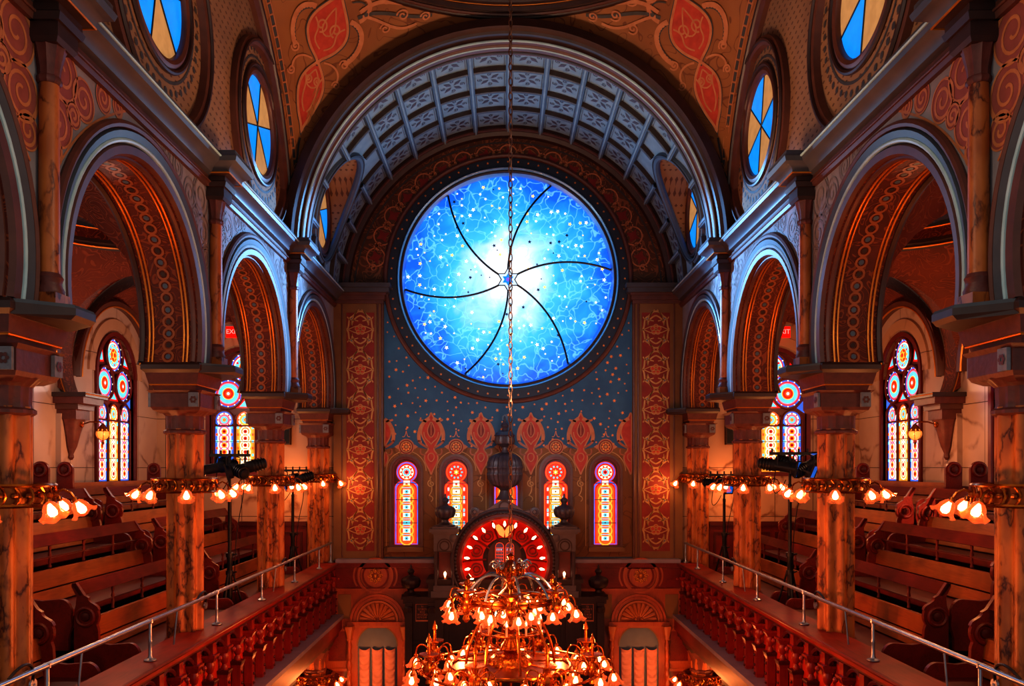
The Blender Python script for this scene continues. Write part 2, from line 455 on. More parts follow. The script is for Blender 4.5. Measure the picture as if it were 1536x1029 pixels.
for s, sd in SIDES:
    w = MB(); F = px(s, XN)
    for b in range(4):
        yc = (D[b]+D[b+1])/2
        arch_bay(w, F, D[b], D[b+1], ZSP, ZV, (yc, ZC), RI, TH0, TH1, XA-XN, 'plaster', 'soffit', 'vault_red')
    wall = struct('wall_%s_arcade' % sd, w)
    # archivolt mouldings + soffit ornament of each bay
    for b in range(4):
        yc = (D[b]+D[b+1])/2; c = (yc, ZC); m = MB()
        t = lambda r: math.asin(max(-1, (ZSP-ZC)/r))
        m.arc([(1.62, .0), (1.64, .05), (1.72, .06), (1.74, .02)], c, t(1.66), PI-t(1.66), 44, F, 'moulding_brown')
        m.roll(c, 1.775, .028, .035, t(1.77), PI-t(1.77), 44, F, 'moulding_pale')
        m.arc([(1.80, .0), (1.80, .05), (1.87, .075), (1.90, .0)], c, t(1.85), PI-t(1.85), 44, F, 'moulding_blue')
        m.roll(c, 1.935, .045, .03, t(1.93), PI-t(1.93), 44, F, 'moulding_brown')
        # soffit: rolls and gilt lines running round the arch, with a chain of rings in the middle
        for hh, rr, mm in ((-.05, .035, 'moulding_brown'), (-.13, .014, 'gold_line'), (-.18, .012, 'gold_line'), (-.58, .012, 'gold_line'), (-.63, .014, 'gold_line'), (-.72, .04, 'moulding_dark')):
            m.roll(c, RI-.005, rr, hh, TH0, TH1, 44, F, mm, 6)
        G = lambda u, v, h, c=c: F(c[0]+(RI-.004-h)*cos(u/RI), c[1]+(RI-.004-h)*sin(u/RI), v)
        L = RI*(TH1-TH0); k = 38
        for i in range(k):
            u = RI*TH0+L*(i+.5)/k
            m.ring((u, -.38), .052, .082, G, .004, 'ring_tan', 14)
            m.disc((u, -.38), .034, G, .003, 'moulding_dark' if i % 2 else 'coffer_rib', 10)
        m.build('archivolt', wall)
    # painted scrolls in the spandrels
    m = MB()
    pts = [(.36, 3.59, .26), (.28, 3.13, .24), (.19, 2.84, .16), (.73, 3.5, .2), (1.12, 3.7, .15), (1.43, 3.74, .11), (.55, 3.28, .12)]
    for d, ca, cb in ((D[1], 'scroll_rose', 'arabesque_tan'), (D[2], 'plaster', 'scroll_grey'), (D[3], 'plaster', 'scroll_grey')):
        for sg in (-1, 1):
            for i, (u, v, r) in enumerate(pts):
                v = min(v, 3.9-r)
                if ca != 'plaster': m.disc((d+sg*u, v), r*.98, F, .004, ca, 26)
                m.strip(spiral((d+sg*u, v), r, 1.9, .6*i, 36, sg if i % 2 else -sg), .03, F, .007, cb)
                m.ring((d+sg*u, v), r*.94, r*1.04, F, .008, cb, 28)
            m.strip(bez((d+sg*.15, 2.6), (d+sg*.5, 2.9), (d+sg*.5, 3.2), (d+sg*1.6, 3.78), 16), .025, F, .006, cb)
    m.build('spandrel_scrolls', wall, False)

# cornice with break-outs over the colonnettes
CP = [(0, 3.78), (.05, 3.78), (.07, 3.84), (.05, 3.86), (.05, 3.92), (.12, 3.94), (.14, 4.0), (.20, 4.04), (.25, 4.06), (.27, 4.12), (.24, 4.16), (.24, 4.2), (0, 4.2)]
for s, sd in SIDES:
    c = MB()
    bands = (('moulding_brown', 0, 5), ('cornice_grey', 4, 13))
    P = [(XN-dx, z) for dx, z in CP]
    c.extrude_y([(XN+.02, 3.78)]+P[1:5]+[(XN+.02, 3.92)], 2, D3, 'moulding_brown', s)
    c.extrude_y([(XN+.02, 3.92)]+P[4:12]+[(XN+.02, 4.2)], 2, D3, 'cornice_grey', s)
    for hh, zz, mm in ((.275, 4.12, 'moulding_pale'), (.075, 3.84, 'moulding_brown')):
        c.tube([(s*(XN-hh), 2, zz), (s*(XN-hh), D3, zz)], .015, mm, 6)
    for d in D[:-1]:
        for q, (w, ex) in enumerate(((.30, .22), )):
            Q = [(XN-dx-ex, z) for dx, z in CP]
            n = len(Q); 
            def outl(k):
                dx, z = CP[k]; e = dx*.9
                x = XN-ex-dx
                return [(s*(XN+.02), d-w/2-e, z), (s*x, d-w/2-e, z), (s*x, d+w/2+e, z), (s*(XN+.02), d+w/2+e, z)]
            v = []; f = []
            ks = list(range(1, 12))
            for k in ks: v += outl(k)
            for j in range(len(ks)-1):
                for i in range(4): f.append((j*4+i, j*4+(i+1) % 4, j*4+4+(i+1) % 4, j*4+4+i))
            f += [(0, 1, 2, 3), tuple((len(ks)-1)*4+i for i in range(4))]
            c.add(v, f[:16]+[f[-2]], 'moulding_dark'); c.add(v, f[16:-2]+[f[-1]], 'cornice_grey')
            zg = CP[5][1]; x = s*(XN-ex-.13); yy = w/2+.12
            c.tube([(s*XN, d-yy, zg), (x, d-yy, zg), (x, d+yy, zg), (s*XN, d+yy, zg)], .012, 'gold_line', 5)
    struct('trim_%d' % (1 if s < 0 else 2), c)

# ------------------------------------------------------------------ gallery columns
ORD = ['nearest the camera', 'second from the camera', 'third from the camera', 'engaged beside the end wall']
def square_stack(mb, prof, mat_fn, sx=1.0):
    """square mouldings: [(half width, z)]"""
    for j in range(len(prof)-1):
        (a, z0), (b, z1) = prof[j], prof[j+1]
        v = [(-a*sx, -a, z0), (a*sx, -a, z0), (a*sx, a, z0), (-a*sx, a, z0), (-b*sx, -b, z1), (b*sx, -b, z1), (b*sx, b, z1), (-b*sx, b, z1)]
        f = [(0, 1, 5, 4), (1, 2, 6, 5), (2, 3, 7, 6), (3, 0, 4, 7)]
        if j == 0: f.append((0, 1, 2, 3))
        if j == len(prof)-2: f.append((4, 5, 6, 7))
        mb.add(v, f, mat_fn(j))
shaft = MB(); hs = .3-GF
shaft.lathe([(.225, .3), (.225, 3.28)], 96, 'marble_column', None, 8, .13)
basem = MB(); square_stack(basem, [(.31, 0), (.31, .12)], lambda j: 'marble_column')
basem.lathe([(.29, .12), (.31, .16), (.29, .2), (.25, .22), (.28, .26), (.25, .3)], 40, 'marble_column')
bell = MB(); bell.lathe([(.24, 3.2), (.27, 3.22), (.27, 3.25), (.24, 3.27), (.235, 3.3), (.24, 3.45), (.29, 3.5), (.32, 3.52)], 64, 'capital', None, 16, .03)
block = MB(); square_stack(block, [(.24, 3.48), (.31, 3.52), (.33, 3.56), (.33, 3.74), (.37, 3.78)], lambda j: 'capital')
for k in range(4):
    R = Matrix.Rotation(k*PI/2, 4, 'Z')
    t = MB(); G = lambda u, v, h: (u, -.335-h, v)
    for sg in (1,):
        t.slab([(sg*.25-.065, 3.56), (sg*.25+.065, 3.56), (sg*.25+.065, 3.75), (sg*.25-.065, 3.75)], G, 0, .035, 'rosette_block')
        for j in range(6):
            t.disc((sg*.25+.032*cos(j*PI/3), 3.655+.032*sin(j*PI/3)), .018, G, .042, 'capital', 8)
    block.merge(t, R)
AS = .76
abac = MB(); square_stack(abac, [(.36, 3.78), (.38, 3.84), (.42, 3.86), (.46, 4.0), (.51, 4.04), (.51, 4.10), (.49, 4.13)], lambda j: 'capital' if j < 3 else 'moulding_dark', AS)
for z, a in ((3.85, .405), (4.105, .495)):
    abac.tube([(-a*AS, -a, z), (a*AS, -a, z), (a*AS, a, z), (-a*AS, a, z)], .011, 'gold_line', 5, True)
# projecting tongue that carries the colonnette on the nave side (x negative = towards the nave here)
tong = MB()
for j, (a, b, z0, z1, m) in enumerate(((.46, .50, 4.0, 4.04, 'moulding_dark'), (.50, .50, 4.04, 4.10, 'moulding_dark'), (.50, .48, 4.10, 4.13, 'moulding_blue'))):
    tong.add([(-a-.24, -.17, z0), (-.36, -.46, z0), (-.36, .46, z0), (-a-.24, .17, z0), (-b-.24, -.17, z1), (-.36, -.46, z1), (-.36, .46, z1), (-b-.24, .17, z1)],
             [(0, 1, 5, 4), (1, 2, 6, 5), (2, 3, 7, 6), (3, 0, 4, 7), (4, 5, 6, 7), (0, 1, 2, 3)], m)
abac.merge(tong)
proto = None
for s, sd in SIDES:
    for i, d in enumerate(D[1:]):
        loc = (s*XC, d if i < 3 else d-.2, GF)
        lab = 'tall marbled gallery column with carved square capital on the %s side, %s' % (sd, ORD[i])
        if proto is None:
            proto = thing('gallery_column', lab, 'column', loc, 0, 'marbled gallery columns')
            basem.build('base', proto); shaft.build('shaft', proto); bell.build('capital', proto)
            block.build('capital_block', proto, False); abac.build('abacus', proto, False)
            proto.rotation_euler = (0, 0, PI)
        else:
            dup(proto, None, loc, PI if s < 0 else 0, lab)
# colonnettes standing on the abacus
cb = MB(); square_stack(cb, [(.12, 0), (.12, .12)], lambda j: 'marble_column')
cb.lathe([(.12, .12), (.125, .15), (.1, .2), (.1, .22), (.115, .26), (.09, .3)], 20, 'capital')
cs = MB().lathe([(.088, .3), (.08, 1.95)], 20, 'marble_column')
cc = MB().lathe([(.085, 1.93), (.1, 1.95), (.1, 1.98), (.085, 2.0), (.09, 2.06), (.125, 2.22), (.14, 2.25)], 20, 'capital', None, 10, .05)
square_stack(cc, [(.14, 2.24), (.165, 2.28), (.165, 2.41)], lambda j: 'moulding_dark')
proto = None
for s, sd in SIDES:
    for i, d in enumerate(D[1:4]):
        loc = (s*4.02, d, ZSP)
        lab = 'slim colonnette above the %s gallery column %s' % (sd, ORD[i])
        if proto is None:
            proto = thing('colonnette', lab, 'column', loc, 0, 'colonnettes under the cornice')
            cb.build('base', proto); cs.build('shaft', proto); cc.build('capital', proto)
        else: dup(proto, None, loc, None, lab)

# ------------------------------------------------------------------ crossing vault, dome
RV = sqrt(XN**2+(2*BAY/2)**2); RD = 3.86
def sphere_pt(phi, al): return (RV*sin(al)*cos(phi), YC+RV*sin(al)*sin(phi), ZV-.02+RV*cos(al))
v = MB(); n = 128; k = 14; vs = []; fs = []
cphi = math.atan2(BAY, XN)
phis = sorted(set([2*PI*i/n for i in range(n)]+[cphi, PI-cphi, PI+cphi, 2*PI-cphi])); n = len(phis)
for ph in phis:
    rs = min(XN/max(1e-6, abs(cos(ph))), BAY/max(1e-6, abs(sin(ph)))); a0 = math.asin(RD/RV); a1 = math.asin(min(1, rs/RV))
    for j in range(k+1): vs.append(sphere_pt(ph, lerp(a0, a1, j/k)))
for i in range(n):
    for j in range(k):
        p = i*(k+1)+j; q = ((i+1) % n)*(k+1)+j; fs.append((p, p+1, q+1, q))
v.add(vs, fs, 'pendentive')
crossing = struct('ceiling', v)
def pend(phi0):
    # u metres sideways, v metres downwards from the dome ring along the diagonal
    def F(u, v, h):
        a = math.asin(RD/RV)+v/RV; ph = phi0+u/(RV*sin(a))
        r = RV-.022-h
        return (r*sin(a)*cos(ph), YC+r*sin(a)*sin(ph), ZV-.02+r*cos(a))
    return F
def drop(c, w, h, n=16, sharp=1.0):
    """pointed tear shape, tip down"""
    L = bez((c[0], c[1]+h*.62), (c[0]-w*.75, c[1]+h*.4), (c[0]-w*.5, c[1]-h*.38), (c[0], c[1]-h*.42), n)
    R = [(2*c[0]-x, y) for x, y in reversed(L)]
    return L+R[1:-1]
orn = MB()
for ph in (cphi, PI-cphi, PI+cphi, 2*PI-cphi):
    F = pend(ph)
    # upper big lobe and lower drop, scrolls round them
    def lobe(c, w, up, dn, n=14):
        L = bez((c[0], c[1]-up), (c[0]-w*.5, c[1]-up*.5), (c[0]-w*1.35, c[1]-up*.1), (c[0]-w*.75, c[1]+dn*.45), n)[:-1]+bez((c[0]-w*.75, c[1]+dn*.45), (c[0]-w*.45, c[1]+dn*.75), (c[0]-w*.1, c[1]+dn*.8), (c[0], c[1]+dn), n)
        return L+[(2*c[0]-x, y) for x, y in reversed(L)][1:-1]
    for (cy, w, up, dn) in ((.95, .40, .62, .6), (1.85, .25, .34, .9)):
        q = lobe((0, cy), w, up, dn)
        orn.fan(q, (0, cy), F, .0, 'arabesque_red'); orn.strip(q, .045, F, .006, 'arabesque_tan', True)
        orn.strip([(x*1.08, cy+(y-cy)*1.06) for x, y in q], .03, F, .004, 'arabesque_dark', True)
        for sg in (-1, 1):
            orn.strip(spiral((sg*w*.36, cy-.02), w*.3, 1.4, PI/2, 24, sg), .03, F, .007, 'arabesque_tan')
            orn.strip(bez((sg*w*.1, cy+dn*.6), (sg*w*.9, cy+dn*.3), (sg*w*.1, cy+.1), (sg*w*.75, cy-.1), 12), .028, F, .007, 'arabesque_tan')
        orn.strip(bez((0, cy-up*.6), (-.12, cy-up*.2), (-.18, cy+.1), (0, cy+.12), 8)+bez((0, cy+.12), (.18, cy+.1), (.12, cy-up*.2), (0, cy-up*.6), 8), .026, F, .008, 'arabesque_tan')
    for sg in (-1, 1):
        for (p0, p1, p2, p3, w, m) in (((.2, .35), (.6, .05), (.7, .5), (.5, .65), .07, 'arabesque_tan'), ((.35, .7), (.75, .7), (.75, 1.2), (.5, 1.4), .09, 'arabesque_tan'), ((.38, .74), (.7, .8), (.68, 1.15), (.5, 1.36), .03, 'arabesque_dark'), ((.25, .4), (.55, .2), (.62, .5), (.48, .6), .025, 'arabesque_dark'),
                                       ((.45, .6), (.8, .25), (1.3, .4), (1.7, .2), .06, 'arabesque_dark'), ((.5, .55), (.9, .45), (1.2, .7), (1.5, .4), .05, 'arabesque_tan'), ((.45, .5), (.7, .1), (.9, .2), (1.2, .1), .07, 'arabesque_tan'),
                                       ((.12, 1.5), (.35, 1.45), (.5, 1.6), (.45, 1.75), .035, 'arabesque_tan'), ((.3, .3), (.6, .0), (1.0, .1), (1.3, .05), .05, 'arabesque_dark')):
            orn.strip([(sg*x, y) for x, y in bez(p0, p1, p2, p3, 14)], w, F, .005, m)
        for (x, y, r) in ((.8, .14, .13), (1.2, .32, .11), (.46, 1.8, .08), (.5, 1.42, .09), (1.6, .25, .09), (.45, .2, .12), (1.0, .62, .1)):
            orn.strip(spiral((sg*x, y), r, 1.5, .3, 20, sg), .03, F, .007, 'arabesque_tan')
    orn.strip(bez((0, 2.85), (.02, 3.0), (-.02, 3.1), (0, 3.3), 6), .04, F, .005, 'arabesque_dark')
# chain borders along the four big arches and round the dome ring
for ax in (0, 1):
    for sg in (-1, 1):
        H = XN if ax else BAY
        for i in range(66):
            t = rad(8)+rad(164)*(i+.5)/66
            rr = sqrt(RV*RV-(XN if ax == 0 else BAY)**2)
            def Fb(u, v, h, t=t, ax=ax, sg=sg, rr=rr):
                tt = t+u/rr; off = .26-v
                if ax == 0: p = Vector((sg*(XN-off), rr*cos(tt), rr*sin(tt)))
                else: p = Vector((rr*cos(tt), sg*(BAY-off), rr*sin(tt)))
                p = p.normalized()*(RV-.022-h)
                return (p.x, YC+p.y, ZV-.02+p.z)
            orn.poly([(-.07, -.035), (.07, -.035), (.07, .035), (-.07, .035)], Fb, 0, 'arabesque_dark')
            orn.strip([(-.085, -.05), (.085, -.05), (.085, .05), (-.085, .05)], .02, Fb, .004, 'arabesque_tan', True)
orn.build('pendentive_ornament', crossing, False)
rg = MB(); zr = ZV-.02+sqrt(RV**2-RD**2); T = Matrix.Translation((0, YC, 0))
rg.lathe([(RD+.12, zr-.12), (RD+.02, zr-.14), (RD-.02, zr-.08), (RD-.08, zr-.06), (RD-.1, zr), (RD-.2, zr+.03), (RD-.24, zr+.1)], 96, 'moulding_dark', T, caps=False)
rg.lathe([(RD-.24, zr+.1), (RD-.3, zr+.12), (RD-.32, zr+.25)], 96, 'coffer_rib', T, caps=False)
rg.roll((0, YC), RD-.13, .025, zr+.03, 0, 2*PI, 96, lambda u, v, h: (u, v, h), 'gold_line', 6, True)
rg.roll((0, YC), RD-.03, .03, zr-.1, 0, 2*PI, 96, lambda u, v, h: (u, v, h), 'moulding_brown', 6, True)
rg.build('dome_ring', crossing)
dm = MB(); dm.lathe([((RD-.32)*cos(PI/2*i/16)+1e-4, zr+.25+2.4*sin(PI/2*i/16)) for i in range(17)], 96, 'vault_red', T, caps=False)
dm.build('dome', crossing)

# ------------------------------------------------------------------ side lunettes of the crossing, oculi
OCZ = 5.69; OCR = .77
def oculus(num, F, c, rot, label):
    w = MB(); 
    w.arc([(OCR+.01, -.10), (OCR, -.02), (OCR+.02, .02), (OCR+.07, .04), (OCR+.12, .02), (OCR+.14, 0)], c, 0, 2*PI, 56, F, 'moulding_brown', full=True)
    o = struct('window_%d' % num, w); fr = o
    g = MB()
    for i in range(6):
        a = rot+i*PI/3
        g.poly([c]+circ(c, OCR+.01, 10, a, a+PI/3, False), F, -.045, 'oc_blue' if i % 2 else 'oc_amber')
    g.build('glass', o, False)
    b = MB()
    for i in range(6):
        a = rot+i*PI/3
        b.tube([F(c[0], c[1], -.04), F(c[0]+OCR*cos(a), c[1]+OCR*sin(a), -.04)], .012, 'lead', 6)
    b.build('glazing_bar', o)
    h = MB()
    h.roll((c[0], c[1]), OCR+.16, .035, .02, 0, 2*PI, 56, F, 'moulding_dark', 8, True)
    h.build('outer_moulding', o)
    return o
wn = 1
for s, sd in SIDES:
    XT = XN+.05; F = px(s, XT)
    yo = [9.75, 13.75]
    m = MB()
    m.plate([(YC+4.2*cos(PI*i/48), ZV-.3+(4.45 if 0 < i < 48 else .0)*sin(PI*i/48)) for i in range(49)], [circ((y, OCZ), OCR+.05, 48) for y in yo], F, 0, 'stencil_wall')
    lun = struct('wall_%s_lunette' % sd, m)
    m = MB()
    # big rib of the side arch and the two smaller arch ribs round the oculi
    m.arc([(4.16, -.05), (4.05, .10), (3.95, .13), (3.86, .08), (3.86, -.05)], (YC, ZV), 0, PI, 72, F, 'moulding_brown')
    m.roll((YC, ZV), 4.02, .05, .12, 0, PI, 72, F, 'moulding_dark', 8)
    for y in yo:
        m.arc([(1.50, 0), (1.50, .09), (1.42, .12), (1.36, .09), (1.34, 0)], (y-.02, OCZ-.18), rad(-60), rad(240), 56, F, 'moulding_brown')
        m.roll((y-.02, OCZ-.18), 1.43, .03, .12, rad(-60), rad(240), 56, F, 'moulding_dark', 6)
        m.ring((y, OCZ), OCR+.26, OCR+.3, F, .006, 'arabesque_dark', 48)
        for i in range(44):
            a = 2*PI*i/44
            m.disc((y+(OCR+.4)*cos(a), OCZ+(OCR+.4)*sin(a)), .045, F, .006, 'arabesque_dark', 8)
    m.build('lunette_ribs', lun)
    for y in yo:
        oculus(wn, F, (y, OCZ), rad(18) if s < 0 else rad(-18), ''); wn += 1
    # little dark arched vents just above the cornice
    m = MB()
    for y in (D[2]-.35, D[3]-.45):
        m.slab(arch_pts(y, .09, 4.2, 4.38, 10), F, 0, .03, 'moulding_dark')
        m.strip(arch_pts(y, .11, 4.2, 4.38, 10)[1:]+[(y-.11, 4.2)], .03, F, .035, 'moulding_brown')
    m.build('arched_vent', lun)

# ------------------------------------------------------------------ transverse arch + coffered barrel vault over the end bay
FY = lambda u, v, h: (u, h, v)      # h is world y here
a = MB(); c0 = (0, ZV)
for y0 in (D[3]-.02, ):
    a.arc([(4.14, y0-.3), (4.12, y0-.40), (3.95, y0-.45), (3.9, y0-.36)], c0, 0, PI, 96, FY, 'moulding_dark')
    a.arc([(3.9, y0-.36), (3.86, y0-.34), (3.84, y0-.2)], c0, 0, PI, 96, FY, 'moulding_dark')
    a.arc([(3.84, y0-.2), (3.8, y0-.2), (3.78, y0-.1)], c0, 0, PI, 96, FY, 'moulding_brown')
    a.roll(c0, 3.80, .022, y0-.2, 0, PI, 96, FY, 'moulding_pale', 6)
    a.arc([(3.78, y0-.1), (3.75, y0-.08), (3.75, y0+.22), (3.97, y0+.24)], c0, 0, PI, 96, FY, 'moulding_brown')
    a.roll(c0, 3.755, .02, y0-.05, 0, PI, 96, FY, 'moulding_pale', 6)
    a.roll(c0, 3.75, .03, y0+.12, 0, PI, 96, FY, 'moulding_blue', 6)
struct('trim_3', a)
Y0, Y1 = D[3]+.2, D3
OY, OZ, HR = 17.35, 5.42, 1.06        # hood over the end-bay oculus
def in_hood(y, z, r=HR): return (y-OY)**2+(z-OZ)**2 < r*r
bv = MB(); n, k = 160, 60; vs = []; fs = []; RB = 3.97
for i in range(n+1):
    t = PI*i/n
    for j in range(k+1): vs.append((RB*cos(t), lerp(Y0, Y1, j/k), ZV+RB*sin(t)))
for i in range(n):
    for j in range(k):
        t = PI*(i+.5)/n; y = lerp(Y0, Y1, (j+.5)/k)
        if not in_hood(y, ZV+RB*sin(t)): fs.append((i*(k+1)+j, i*(k+1)+j+1, (i+1)*(k+1)+j+1, (i+1)*(k+1)+j))
bv.add(vs, fs, 'coffer_blue')
barrel = struct('ceiling_barrel', bv)
ribs = MB(); ND = 16; rows = [Y0, Y0+.92, Y0+1.84, Y0+2.76, Y1-.02]
for i in range(1, ND):
    t = PI*i/ND; c, s_ = cos(t), sin(t)
    for j in range(48):
        ya, yb = lerp(Y0, Y1, j/48), lerp(Y0, Y1, (j+1)/48)
        if in_hood((ya+yb)/2, ZV+3.9*s_, HR+.06): continue
        for w, d0, d1, m in ((.055, 0, .12, 'coffer_rib'), (.02, .12, .14, 'coffer_blue')):
            P = []
            for yy in (ya, yb):
                for q, rr in ((-w, d0), (w, d0), (w, d1), (-w, d1)):
                    tt = t+q/RB; P.append(((RB-rr)*cos(tt), yy, ZV+(RB-rr)*sin(tt)))
            ribs.add(P, [(0, 1, 5, 4), (1, 2, 6, 5), (2, 3, 7, 6), (3, 0, 4, 7)], m)
for y in rows:
    for i in range(128):
        t0, t1 = PI*i/128, PI*(i+1)/128
        if in_hood(y, ZV+3.9*sin((t0+t1)/2), HR+.06): continue
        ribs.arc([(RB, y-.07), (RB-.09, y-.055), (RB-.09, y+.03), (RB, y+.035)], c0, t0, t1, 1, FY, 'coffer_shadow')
        ribs.arc([(RB-.09, y-.045), (RB-.105, y-.03), (RB-.105, y+.01), (RB-.09, y+.03)], c0, t0, t1, 1, FY, 'coffer_rib')
ribs.build('coffer_ribs', barrel, False)
st = MB()
for i in range(ND):
    for j in range(4):
        tc = PI*(i+.5)/ND; yc = (rows[j]+rows[j+1])/2
        if in_hood(yc, ZV+3.9*sin(tc), HR+.35): continue
        G = lambda u, v, h, tc=tc, yc=yc: ((RB-.008-h)*cos(tc+u/RB), yc+v, ZV+(RB-.008-h)*sin(tc+u/RB))
        for q in range(4):
            aa = PI/4+q*PI/2
            dx, dy = cos(aa), sin(aa)
            pp = [(.03*dx, .03*dy), (.14*dx-.05*dy, .14*dy+.05*dx), (.27*dx, .27*dy), (.14*dx+.05*dy, .14*dy-.05*dx)]
            st.poly(pp, G, 0, 'coffer_stencil')
            st.strip(spiral((.2*cos(aa+PI/4), .2*sin(aa+PI/4)), .06, 1.2, aa, 12), .018, G, .002, 'coffer_stencil')
        st.strip([(-.3, -.38), (.3, -.38), (.3, .38), (-.3, .38)], .014, G, .002, 'coffer_stencil', True)
st.build('coffer_stencils', barrel, False)
for s, sd in SIDES:
    h = MB(); n = 64
    A = []; B = []
    for i in range(n):
        a_ = 2*PI*i/n; y = OY+HR*cos(a_); z = OZ+HR*sin(a_)
        xb = sqrt(max(.01, RB*RB-(z-ZV)**2))
        A.append((s*(XN+.2), y, z)); B.append((s*xb, y, z))
    h.add(A+B, [(i, (i+1) % n, n+(i+1) % n, n+i) for i in range(n)], 'stencil_hood')
    h.poly(circ((OY, OZ), HR, n), px(s, XN+.2), 0, 'stencil_wall')
    h.tube([(s*(abs(p[0])-.01), p[1], p[2]) for p in B], .075, 'coffer_rib', 8, True)
    h.tube([(s*(abs(p[0])-.08), p[1], p[2]) for p in B], .025, 'moulding_blue', 6, True)
    h.build('oculus_hood', barrel)
    oculus(wn, px(s, 3.97), (OY+.2, OZ+.05), rad(20) if s < 0 else rad(-20), ''); wn += 1
# ------------------------------------------------------------------ end wall (behind the ark)
FB = py(D3); WZ = 4.475
SW = [(-.05+(i-2)*1.178) for i in range(5)]
SWZ0, SWZS, SWW = -1.84, -.07, .31
wb = MB()
holes = [circ((0, WZ), 2.6, 72)]
outer = [(-XN, ZV), (-XN, -2.2), (XN, -2.2), (XN, ZV)]+[(3.97*cos(PI*i/48), ZV+3.97*sin(PI*i/48)) for i in range(1, 48)]
wb.plate(outer, holes+[arch_pts(x, SWW, SWZ0, SWZS, 16) for x in SW], FB, 0, 'blue_wall', .3, 'pilaster_gold')
back = struct('wall_back', wb, None, False)
# gilt dado round the small windows with a scalloped top
m = MB()
top = []
for i in range(60):
    u = 2.93-5.86*i/59; ph = (u-SW[2])/1.178
    top.append((u, .42+.09*abs(cos(PI*ph))))
m.plate([(-2.93, -2.1), (2.93, -2.1)]+top, [arch_pts(x, SWW+.01, SWZ0-.01, SWZS, 16) for x in SW], FB, .006, 'dado_gold')
m.build('gilt_dado', back, False)
# ornament band under the vault and the starry ring
m = MB()
m.ring((0, ZV+.02), 2.9, 3.97, FB, .004, 'band_brown', 80, rad(4), rad(176))
m.ring((0, ZV), 3.62, 3.66, FB, .009, 'arabesque_dark', 80, 0, PI)
m.arc([(3.97, .0), (3.97, .22), (3.9, .24), (3.84, .16), (3.76, .12), (3.74, 0)], (0, ZV), 0, PI, 80, FB, 'moulding_dark')
m.roll((0, ZV), 3.87, .03, .22, 0, PI, 80, FB, 'moulding_brown', 6)
for i in range(17):
    a_ = rad(14)+rad(152)*i/16; cx, cz = 3.22*cos(a_), ZV+.15+3.22*sin(a_)
    m.ring((cx, cz), .2, .23, FB, .01, 'arabesque_tan', 20)
    m.poly(star_pts((cx, cz), .17, 4, .5, a_), FB, .009, 'panel_red')
    for sg in (-1, 1): m.strip(spiral((cx+sg*.26*sin(a_), cz-sg*.26*cos(a_)), .1, 1.3, a_, 18, sg), .022, FB, .01, 'arabesque_tan')
m.ring((0, WZ), 2.6, 2.9, FB, .014, 'blue_dark', 96)
for i in range(72):
    a_ = 2*PI*i/72; m.poly(star_pts((2.76*cos(a_), WZ+2.76*sin(a_)), .032, 5, .45), FB, .018, 'star_gold')
m.build('vault_border', back, False)
# scattered stars on the blue
m = MB(); put = []
tries = 0
while len(put) < 175 and tries < 9000:
    tries += 1
    u, v_ = random.uniform(-2.86, 2.86), random.uniform(.5, 3.8)
    if math.hypot(u, v_-WZ) < 3.0 or any(math.hypot(u-a, v_-b) < .16 for a, b in put): continue
    put.append((u, v_)); m.poly(star_pts((u, v_), random.choice((.028, .036, .048)), random.choice((5, 6)), .45, random.random()), FB, .004, 'star_gold')
m.build('star_pattern', back, False)
